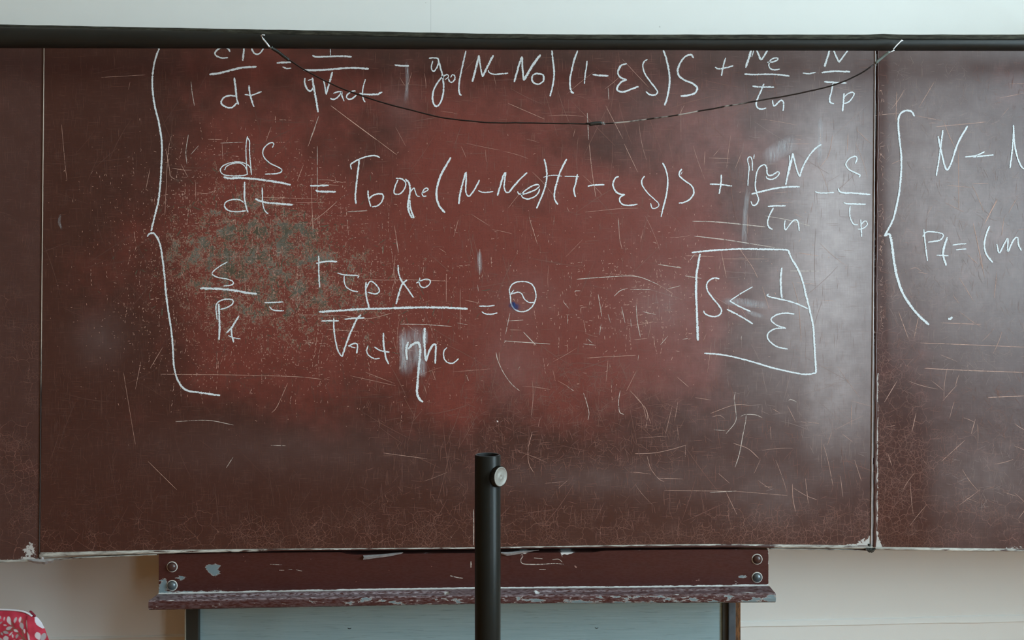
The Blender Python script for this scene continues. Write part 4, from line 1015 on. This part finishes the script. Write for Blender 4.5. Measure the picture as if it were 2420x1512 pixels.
link('hook', tube_mesh('hook', [P(x, y, WYR) for x, y in [(626,83),(620,82),(617,84),(622,92),(630,102),(637,111)]] , [0.0012,0.0014,0.0016,0.002,0.002,0.002], 8), MAT['wire_bright'], wire, label='bright wire hook')
link('hook_eye', tube_mesh('hook_eye', [P(x, y, WYR) for x, y in [(636,110),(640,114),(645,113),(643,110)]], 0.0014, 8), MAT['sleeve_teal'], wire)
sl = smooth_line([(2068,150),(2080,140),(2092,130),(2102,122)], 4)
link('sleeve', tube_mesh('sleeve', [P(x, y, dep(x)) for x, y in sl], [0.0026] + [0.003] * (len(sl) - 2) + [0.0022], 10), MAT['sleeve_teal'], wire, label='pale greenish sleeve')
link('hook', tube_mesh('hook', [P(x, y, WYR) for x, y in [(2100,125),(2108,121),(2113,119),(2111,116),(2120,106),(2128,98),(2131,95.5),(2134,97)]], [0.0014,0.0012,0.0012,0.0014,0.0015,0.0016,0.002,0.0016], 8), MAT['wire_bright'], wire, label='bright wire hook')

# ------------------------------------------------------------------ stand behind and below the board
stand = thing('board_stand', 'floor stand with a grey-blue brushed steel front below the chalk tray', 'stand')
SY = 0.08
def pxz(py, Y): return P(0, py, Y).z
def sbox(name, px0, px1, Y0, Y1, z0, z1, mat, par=stand, bevel=0.0, **k):
    return box(name, P(px0, 0, Y0).x, P(px1, 0, Y0).x, Y0, Y1, z0, z1, mat, par, bevel, **k)
sbox('steel_panel', 466, 1716, SY, SY + 0.02, 0.12, 1.2, MAT['steel'], label='brushed steel front panel')
sbox('post', 439, 469, SY - 0.012, WY - 0.03, 0.0, 1.2, MAT['post_dark'], bevel=0.002, label='dark steel post')
sbox('edge_strip', 436.5, 439.5, SY - 0.013, SY - 0.003, 0.0, 1.2, MAT['post_edge'])
sbox('gap_strip', 1708, 1723, SY - 0.006, SY + 0.01, 0.0, 1.2, MAT['post_dark'])
sbox('post', 1722, 1739, SY - 0.014, WY - 0.03, 0.0, 1.2, MAT['post_blue'], bevel=0.002, label='blue-grey steel post')
sbox('rusty_edge', 1738, 1750, SY - 0.011, WY - 0.04, 0.0, 1.2, MAT['rust'], label='rusty edge of the post')
sbox('base_plate', 400, 1780, SY - 0.02, WY - 0.02, 0.0, 0.02, MAT['post_dark'])
sbox('board_carrier', 560, 1620, THICK + 0.0005, SY + 0.001, 1.02, 1.18, MAT['post_dark'])
for x, y in ((1410, 1483), (826, 1484)):    # small nicks in the sheet
    link('dent', tube_mesh('dent', [P(x + a, y + 1.5*math.cos(a*0.4) , SY - 0.0004) for a in (-4, -2, 0, 2, 4)], 0.0008, 6), MAT['post_dark'], stand)

# ------------------------------------------------------------------ chalk tray
tray = thing('chalk_tray', 'maroon painted chalk ledge with chipped paint below the board', 'chalk tray')
AY = 0.006
AT = [(375,1309),(440,1308.5),(600,1306),(806,1304.5),(816,1308),(840,1310.5),(900,1310),(950,1308),(1120,1307),(1185,1306),(1340,1305.5),(1400,1305),(1430,1301),(1500,1299.5),(1700,1298),(1816,1298.5)]
AB = [(375,1402),(700,1395),(1120,1389),(1500,1386),(1816,1382)]
def attrs(me, d):
    for k, arr in d.items():
        a = me.attributes.new(k, 'FLOAT', 'POINT'); a.data.foreach_set('value', np.asarray(arr, dtype=np.float32))
nu, nv = 420, 34
verts, px_, py_ = [], [], []
for j in range(nv):
    for i in range(nu):
        x = lerp(375, 1816, i / (nu - 1)); y = lerp(interp(AT, x), interp(AB, x) + 4, j / (nv - 1))
        verts.append(P(x, y, AY)); px_.append(x); py_.append(y)
faces = [(j*nu+i, (j+1)*nu+i, (j+1)*nu+i+1, j*nu+i+1) for j in range(nv-1) for i in range(nu-1)]
rim = [i for i in range(nu)] + [j*nu+nu-1 for j in range(1, nv)] + [(nv-1)*nu+i for i in range(nu-2, -1, -1)] + [j*nu for j in range(nv-2, 0, -1)]
o_ = len(verts)
for r in rim:
    verts.append(verts[r] + Vector((0, 0.05, 0))); px_.append(px_[r]); py_.append(py_[r])
faces += [(rim[k], rim[(k+1) % len(rim)], o_ + (k+1) % len(rim), o_ + k) for k in range(len(rim))]
faces.append(tuple(o_ + k for k in range(len(rim))))
me = mesh_from('apron', verts, faces)
x, y = np.array(px_), np.array(py_)
ab = np.interp(x, [p[0] for p in AB], [p[1] for p in AB]); at = np.interp(x, [p[0] for p in AT], [p[1] for p in AT])
chip = (0.95*g(x,y,507,1351,16,14) + 0.75*g(x,y,498,1340,16,8) + 0.72*g(x,y,430,1365,16,7) + 0.8*g(x,y,386,1376,13,12) + 0.6*g(x,y,395,1385,20,6) + 0.62*g(x,y,1757,1364,13,6) + 0.6*g(x,y,1740,1376,12,6)
        + 0.42*ss(y, ab-9, ab-2)*ss(-x, -700, -560) + 0.62*g(x,y,383,1395,14,8))
pale = (0.75*ss(y, ab-4, ab) + 0.34*ss(-y, -at-4, -at) + 0.9*g(x,y,1113,1332,2,8) + 0.42*g(x,y,1085,1362,22,4) + 0.45*g(x,y,1280,1333,52,1.5) + 0.42*g(x,y,1238,1310,14,8) + 0.5*ss(x, 1812, 1815)
        + 0.5*g(x,y,662,1334,14,2) + 0.42*g(x,y,690,1345,25,4) + 0.55*g(x,y,1340,1308,14,5) + 0.45*g(x,y,1231,1322,2,8) + 0.5*g(x,y,1328,1312,3,5))
attrs(me, {'chip': chip, 'pale': pale, 'scuff': 0.03 + 0*x})
apron = link('apron', me, MAT['tray'], tray, label='flat maroon back board with chipped blue-grey patches')
# torn strip of sheet peeling out of the slot
tv, tf = [], []
for i, (xx, yt, yb) in enumerate(((858,1312,1322),(872,1311,1321),(890,1310,1318),(910,1308.5,1316),(930,1306.5,1312.5),(948,1304.5,1308.5),(952,1304.5,1306.5))):
    tv += [P(xx, yt, AY - 0.001), P(xx + random.uniform(-2, 2), (yt+yb)/2, AY - 0.012 + i*0.0012), P(xx, yb, AY - 0.006 + i*0.0006)]
for i in range(6):
    for k in range(2): tf.append((i*3+k, i*3+k+1, (i+1)*3+k+1, (i+1)*3+k))
link('torn_strip', mesh_from('torn_strip', tv, tf), MAT['bare_strip'], tray, label='torn pale strip peeling off')
tv, tf = [], []
for i, (xx, yt, yb) in enumerate(((1184,1304,1309),(1198,1304,1313),(1215,1303,1311),(1235,1301,1307),(1262,1299.5,1302),(1274,1298.5,1300))):
    tv += [P(xx, yt, AY - 0.001), P(xx, (yt+yb)/2, AY - 0.011 + i*0.0012), P(xx, yb, AY - 0.005 + i*0.0006)]
for i in range(5):
    for k in range(2): tf.append((i*3+k, i*3+k+1, (i+1)*3+k+1, (i+1)*3+k))
link('torn_strip', mesh_from('torn_strip', tv, tf), MAT['bare_strip'], tray, label='torn pale strip peeling off')
acc = ([], [], [])
for pts, w in (([(1236,1314),(1231,1322),(1233,1330),(1245,1333),(1280,1333),(1310,1331),(1332,1333)], 2.0), ([(1236,1312),(1232,1309)], 1.4), ([(1326,1308),(1329,1316)], 1.4), ([(1305,1322),(1320,1321),(1329,1328)], 1.2), ([(1262,1318),(1282,1320)], 1.6),
               ([(1274,1345),(1290,1345)], 1.6), ([(638,1333),(660,1334)], 1.4), ([(660,1347),(672,1347)], 1.3), ([(700,1346),(714,1349)], 1.3), ([(1064,1360),(1080,1364),(1094,1366)], 2.0), ([(1113,1326),(1113,1341)], 2.4)):
    ribbon_into(acc, smooth_line(pts, 4), w, lambda a, b: P(a, b, AY), NF, 0.0004 + random.random() * 0.0002)
link('paint_scratches', ribbon_mesh('paint_scratches', acc), MAT['scratch_light'], tray, label='pale scratches on the maroon back board', kind='stuff')
# ledge: cross-section swept along, with two shallow finger grooves
FY_ = -0.052
LB = AB
LF = [(375,1420),(700,1414),(1120,1408),(1500,1406),(1816,1403)]
LU = [(375,1443),(700,1437),(1120,1429),(1500,1427),(1816,1425)]
verts, px_, rr_ = [], [], []
nu = 460
prof_n = None
for i in range(nu):
    s = i / (nu - 1)
    x = lerp(375, 1816, s)
    zb = P(x, interp(LB, x), AY).z; X = P(x, 0, AY).x
    zf = pxz(interp(LF, x), FY_); zu = pxz(interp(LU, x), FY_)
    gr = max(0.0, min(1, (x - 440) / 14, (1066 - x) / 10)) if x < 1160 else max(0.0, min(1, (x - 1262) / 10, (1735 - x) / 60))
    gd = 0.0045 * gr * gr * (3 - 2 * gr)
    prof = [(AY, zb), (AY - 0.004, zb), (-0.008, lerp(zb, zf, 0.25)), (-0.0125, lerp(zb, zf, 0.33) - gd*0.2), (-0.0150, lerp(zb, zf, 0.37) - gd), (-0.027, lerp(zb, zf, 0.56) - gd*1.15), (-0.036, lerp(zb, zf, 0.72) - gd*0.9),
            (-0.0395, lerp(zb, zf, 0.78)), (FY_ + 0.006, zf + 0.0012), (FY_ + 0.002, zf), (FY_, zf - 0.003), (FY_ - 0.0008, (zf + zu) / 2), (FY_, zu + 0.004), (FY_ + 0.004, zu + 0.0005), (FY_ + 0.01, zu), (0.0, zu), (AY, zu)]
    prof_n = len(prof)
    for k, (yy, zz) in enumerate(prof):
        verts.append((X, yy, zz + mnoise.noise((x * 0.02, k, 0)) * 0.0003)); px_.append(x); rr_.append(k)
faces = [(i*prof_n+k, i*prof_n+k+1, (i+1)*prof_n+k+1, (i+1)*prof_n+k) for i in range(nu-1) for k in range(prof_n-1)]
faces += [tuple(range(prof_n))[::-1], tuple((nu-1)*prof_n + k for k in range(prof_n))]
me = mesh_from('ledge', verts, faces)
x, k = np.array(px_), np.array(rr_)
front = (k >= 10) & (k <= 13)
nz = np.array([mnoise.noise((a * 0.012, b * 0.6, 4.0)) for a, b in zip(px_, rr_)])
nz2 = np.array([mnoise.noise((a * 0.05, b * 0.9, 9.0)) for a, b in zip(px_, rr_)])
chip = np.where(front, 0.22 + 0.07*(k - 10) + 0.34*nz + 0.26*nz2 + 0.12*ss(x, 1000, 1300), 0.0) + np.where((k == 9) | (k == 8), 0.12 + 0.2*nz, 0)
chip = chip * (0.75 + 0.35*ss(x, 760, 900))
pale = np.where(k <= 1, 0.85, 0) + np.where((k == 9), 0.42 + 0.25*nz2, 0) + np.where((k == 3), 0.36 + 0.1*nz2, 0) + np.where((k >= 4) & (k <= 6), 0.70*np.exp(-((x-1058)/12)**2) + 0.75*np.exp(-((x-1268)/9)**2) + 0.4*np.exp(-((x-470)/40)**2), 0)
pale += np.where((k == 7) | (k == 8), 0.55*np.exp(-((x-1755)/28)**2), 0)
scuff = np.where((k >= 2) & (k <= 9), 1.0 - 0.45*ss(x, 1200, 1500), 0.2)
attrs(me, {'chip': np.clip(chip, 0, 1), 'pale': pale, 'scuff': scuff})
link('ledge', me, MAT['tray'], tray, label='grooved ledge with flaking blue-grey front edge')
BMAT = {'paint': plain('bolt_paint', (0.055, 0.024, 0.020), 0.3, 0.5).m, 'steel': plain('bolt_steel', (0.105, 0.125, 0.135), 0.28, 0.5, 0.5, 0.3, 120).m, 'ring': plain('bolt_ring', (0.52, 0.50, 0.46), 0.6, 0.4, 0, 0.3, 200).m}
for px, py, mt in ((407,1339,'paint'), (407,1383,'steel'), (1789,1321,'paint'), (1789,1364,'steel')):
    p = P(px, py, AY)
    M = Matrix.Translation(p) @ Matrix.Rotation(math.pi / 2, 4, 'X')
    b = link('bolt', lathe_mesh('bolt', [(0.0112, 0.0), (0.0112, 0.002), (0.0098, 0.0050), (0.0070, 0.0075), (0.0035, 0.0088), (0.0001, 0.0092)], 24, M), BMAT[mt], tray, label='domed carriage bolt head')
    link('scraped_ring', lathe_mesh('scraped_ring', [(0.0108, 0.0004), (0.0112, 0.0016), (0.0122, 0.0017), (0.0132, 0.0004)], 24, M), BMAT['ring'], b, label='pale scraped ring around the bolt')

# ------------------------------------------------------------------ black stand pole in front of the board
PY = -0.9
pole = thing('stand_pole', 'black tubular metal stand pole with a silver thumb screw in front of the board', 'pole')
pc = P(1152.5, 1074, PY)
PR = 30.6 * (PY + D) / FPX
pole.location = (pc.x, PY, 0)
ztop = pc.z
link('tube', lathe_mesh('tube', [(PR*0.995, 0.03), (PR*0.995, ztop - 0.32), (PR, ztop - 0.30), (PR, ztop - 0.0012), (PR - 0.0008, ztop)], 48), MAT['black_metal'], pole)
link('rim', lathe_mesh('rim', [(PR - 0.0008, ztop), (PR - 0.0016, ztop + 0.0003), (PR - 0.0024, ztop - 0.0003)], 48), MAT['rim'], pole, label='worn bright rim')
link('bore', lathe_mesh('bore', [(PR - 0.0024, ztop - 0.0003), (PR - 0.0024, ztop - 0.12), (0.0003, ztop - 0.121)], 32), MAT['black_inner'], pole)
ang = math.radians(50)
axis = Vector((math.sin(ang), -math.cos(ang), 0))
zk = P(1183, 1126, PY - 0.015).z
ux = Vector((math.cos(ang), math.sin(ang), 0))
Mk = Matrix.Translation(Vector((0, 0, zk))) @ Matrix((( ux.x, 0, axis.x, 0), (ux.y, 0, axis.y, 0), (0, 1, 0, 0), (0, 0, 0, 1)))
KR = 0.0136
screw = link('thumb_screw', None, None, pole, label='round silver thumb screw with a knurled edge')
link('shank', lathe_mesh('shank', [(0.0045, 0.012), (0.0045, 0.020)], 16, Mk), MAT['knurl'], screw)
bm = bmesh.new()                            # knurled rim: toothed drum
teeth = 56
rings = []
for h, dr in ((0.0165, -0.0006), (0.0172, 0.0), (0.0222, 0.0), (0.0232, -0.0006)):
    rings.append([bm.verts.new(Mk @ Vector(((KR + dr + (0.00035 if k % 2 else -0.00035)) * math.cos(2*math.pi*k/(2*teeth)), (KR + dr + (0.00035 if k % 2 else -0.00035)) * math.sin(2*math.pi*k/(2*teeth)), h))) for k in range(2*teeth)])
for a, b in zip(rings, rings[1:]):
    for k in range(2*teeth): bm.faces.new((a[k], a[(k+1) % (2*teeth)], b[(k+1) % (2*teeth)], b[k]))
bm.faces.new(rings[0][::-1])
me = bpy.data.meshes.new('knurled_rim'); bm.to_mesh(me); bm.free()
link('knurled_rim', me, MAT['knurl'], screw)
prof = [(KR - 0.0006, 0.0232), (KR - 0.0010, 0.0237), (KR*0.86, 0.0236), (KR*0.84, 0.0233), (KR*0.3, 0.0233), (KR*0.27, 0.0236), (KR*0.12, 0.0236), (KR*0.10, 0.0230), (0.0001, 0.0229)]
me = lathe_mesh('face', prof, 48, Mk)
ul = me.uv_layers.new(name='UVMap')
for lp in me.loops: ul.data[lp.index].uv = (0, 1 - prof[lp.vertex_index // 48][0] / KR)
link('face', me, MAT['turned'], screw, label='turned silver face with concentric rings')
link('base', lathe_mesh('base', [(0.0001, 0.045), (0.03, 0.045), (0.036, 0.03), (0.05, 0.02), (0.05, 0.005), (0.0001, 0.005)], 32), MAT['black_metal'], pole)
for k in range(3):
    a = math.radians(90 + 120 * k)
    link('foot', tube_mesh('foot', [(0.03*math.cos(a), 0.03*math.sin(a), 0.025), (0.26*math.cos(a), 0.26*math.sin(a), 0.012)], [0.014, 0.011], 12), MAT['black_metal'], pole)

# ------------------------------------------------------------------ chair with a floral cover
chair = thing('chair', 'chair with a red and white floral fabric cover below the left wing', 'chair')
HY = -0.10                                  # face of the backrest
def hp(px, py, Y=HY): return P(px, py, Y)
CPX = -102
OUT = [(0,162),(3,171),(8,180),(13,187),(17,192.5),(27,200),(38,205),(44,208),(59,213),(71,217.5),(110,226),(180,232),(330,234)]   # half width in px against depth below the top edge
TOPY = 1441
nt, ns = 230, 250
ts = np.concatenate([np.linspace(0, 110, 150), np.linspace(112, 330, nt - 150)])
leaves = [(10,1453,9,4,45),(20,1456,8,3,80),(32,1461,22,8,62),(45,1460,13,6,95),(55,1460,13,5,85),(60,1474,18,8,72),(33,1477,15,8,-20),(26,1487,14,7,20),(26,1502,15,12,80),(2,1478,36,10,85),(15,1507,20,10,60),(71,1472,24,3,82),
          (76,1499,26,5,75),(94,1500,20,11,70),(104,1505,22,11,100),(59,1507,11,6,-15),(37,1490,12,4,-50),(14,1464,10,4,-35),(41,1496,10,4,80),(17,1490,9,4,60),(5,1462,10,5,20),(6,1496,18,9,70),(48,1484,12,6,30),(50,1497,11,6,110),(66,1486,12,4,80),(34,1509,12,8,10),(46,1508,9,5,60),(24,1470,9,4,10),(8,1485,10,6,120)]
random.seed(3)
for _ in range(420):
    lx, ly = random.uniform(-340, 130), random.uniform(1445, 1780)
    if lx > -5 and ly < 1525: continue
    leaves.append((lx, ly, random.uniform(10, 26), random.uniform(4, 11), random.uniform(0, 180)))
stems = [((30,1452),(45,1480),(66,1506)), ((0,1500),(22,1484),(52,1480)), ((60,1460),(62,1490),(70,1512))]
gx, gy = [], []
verts = []
for t in ts:
    hw = interp(OUT, t)
    for i in range(ns):
        s = lerp(-1, 1, i / (ns - 1))
        if True: s = math.copysign(abs(s) ** 0.8, s)
        x = CPX + s * hw
        bul = 0.022 * (1 - abs(s) ** 5) * min(1, (t + 2) / 22) ** 0.5
        fold = 0.0035 * math.exp(-((x - (70 + t * 0.12)) / 4.5) ** 2) * min(1, t / 10) + 0.002 * mnoise.noise((x * 0.02, t * 0.012, 1.0))
        yy = TOPY + t + (2.5 * ((x + 30) / 90) ** 2 if x > -30 and t < 40 else 0) * (1 - t / 40 if t < 40 else 0)
        p = hp(x, yy)
        verts.append((p.x, HY - bul - fold, p.z)); gx.append(x); gy.append(yy)
faces = [(j*ns+i, (j+1)*ns+i, (j+1)*ns+i+1, j*ns+i+1) for j in range(nt-1) for i in range(ns-1)]
gx, gy = np.array(gx), np.array(gy)
colr = np.tile(np.array((0.40, 0.030, 0.052)), (len(gx), 1))
mot = np.array([mnoise.noise((a*0.06, b*0.06, 2.0)) for a, b in zip(gx, gy)])
colr = colr * (1 + 0.35 * mot[:, None]) + np.array((0.05, 0.02, 0.04)) * np.clip(mot, 0, 1)[:, None]
for st in stems:
    for (ax, ay), (bx, by) in zip(st, st[1:]):
        dx, dy = bx-ax, by-ay
        tt = np.clip(((gx-ax)*dx + (gy-ay)*dy) / (dx*dx+dy*dy), 0, 1)
        dd = np.hypot(gx-ax-tt*dx, gy-ay-tt*dy)
        colr[dd < 1.5] = (0.22, 0.075, 0.055)
for lx, ly, L, W, an in leaves:
    a = math.radians(an); c, s = math.cos(a), math.sin(a)
    u = (gx-lx)*c + (gy-ly)*s; v = -(gx-lx)*s + (gy-ly)*c
    uu = u / (L/2)
    lim = (W/2) * np.clip(1-uu*uu, 0, 1) ** 0.8 * (1 - 0.3*uu)
    a_ = np.where(np.abs(uu) < 1, np.clip((lim - np.abs(v)) / 1.3 + 0.35, 0, 1), 0)[:, None]
    tone = 0.78 + 0.22 * math.sin(lx * 1.7 + ly)
    colr = colr * (1 - a_) + np.array((0.58, 0.50, 0.52)) * tone * a_
inner = np.interp(gy, [1454, 1468, 1476, 1484.5], [82, 86, 91, 102])      # turned-out white lining at the side
side = (gx > inner) & (gy > 1454) & (gy < 1484.5)
colr[side] = (0.60, 0.58, 0.64)
me = mesh_from('cover', verts, faces, True)
ca = me.color_attributes.new('print', 'FLOAT_COLOR', 'POINT')
ca.data.foreach_set('color', np.concatenate([colr, np.ones((len(gx), 1))], 1).astype(np.float32).ravel())
link('cover', me, MAT['floral'], chair, label='red cotton cover printed with pale leaves and flowers')
# back of the cover and the backrest inside it
verts, faces = [], []
tt2 = np.linspace(0, 330, 30)
for t in tt2:
    hw = interp(OUT, t)
    for i in range(21):
        s = lerp(-1, 1, i / 20)
        p = hp(CPX + s * (hw - 4), TOPY + t + 3)
        verts.append((p.x, HY + 0.004 + 0.03 * (1 - abs(s) ** 6) * min(1, (t + 1) / 20) ** 0.5, p.z))
faces = [(j*21+i, j*21+i+1, (j+1)*21+i+1, (j+1)*21+i) for j in range(29) for i in range(20)]
me = mesh_from('cover_back', verts, faces, True)
ca = me.color_attributes.new('print', 'FLOAT_COLOR', 'POINT')
ca.data.foreach_set('color', np.tile(np.array((0.40, 0.035, 0.055, 1.0), dtype=np.float32), len(verts)))
link('cover_back', me, MAT['floral'], chair)
pip = [(-278,1455),(-262,1441),(-200,1439),(-100,1438.5),(0,1440),(30,1441.5),(52,1444),(66,1449),(76,1456)]
link('piping', tube_mesh('piping', [hp(x, y, HY - 0.004) for x, y in smooth_line(pip, 6)], 0.0021, 10), MAT['piping'], chair, label='white piping along the top edge')
tuck = smooth_line([(70,1443.5),(74,1446),(79,1451),(84,1457)], 3)
link('fold', tube_mesh('fold', [hp(x, y, HY - 0.002) for x, y in tuck], [0.001] + [0.0022] * (len(tuck) - 2) + [0.001], 8), plain('dark_red_fold', (0.20, 0.02, 0.035), 0.85, 0.2).m, chair)
xl, xr = hp(CPX - 225, 0).x, hp(CPX + 225, 0).x
box('seat', xl, xr, HY - 0.46, HY - 0.03, 0.42, 0.47, MAT['wood'], chair, 0.012)
zt = hp(0, 1600).z
for sx in (xl + 0.02, xr - 0.05):
    box('leg', sx, sx + 0.03, HY - 0.44, HY - 0.41, 0.0, 0.43, MAT['wood'], chair, 0.004)
    box('leg', sx, sx + 0.03, HY - 0.005, HY + 0.02, 0.0, zt, MAT['wood'], chair, 0.004)
for zz in (0.18,):
    box('stretcher', xl + 0.035, xr - 0.035, HY + 0.0, HY + 0.015, zz, zz + 0.025, MAT['wood'], chair)
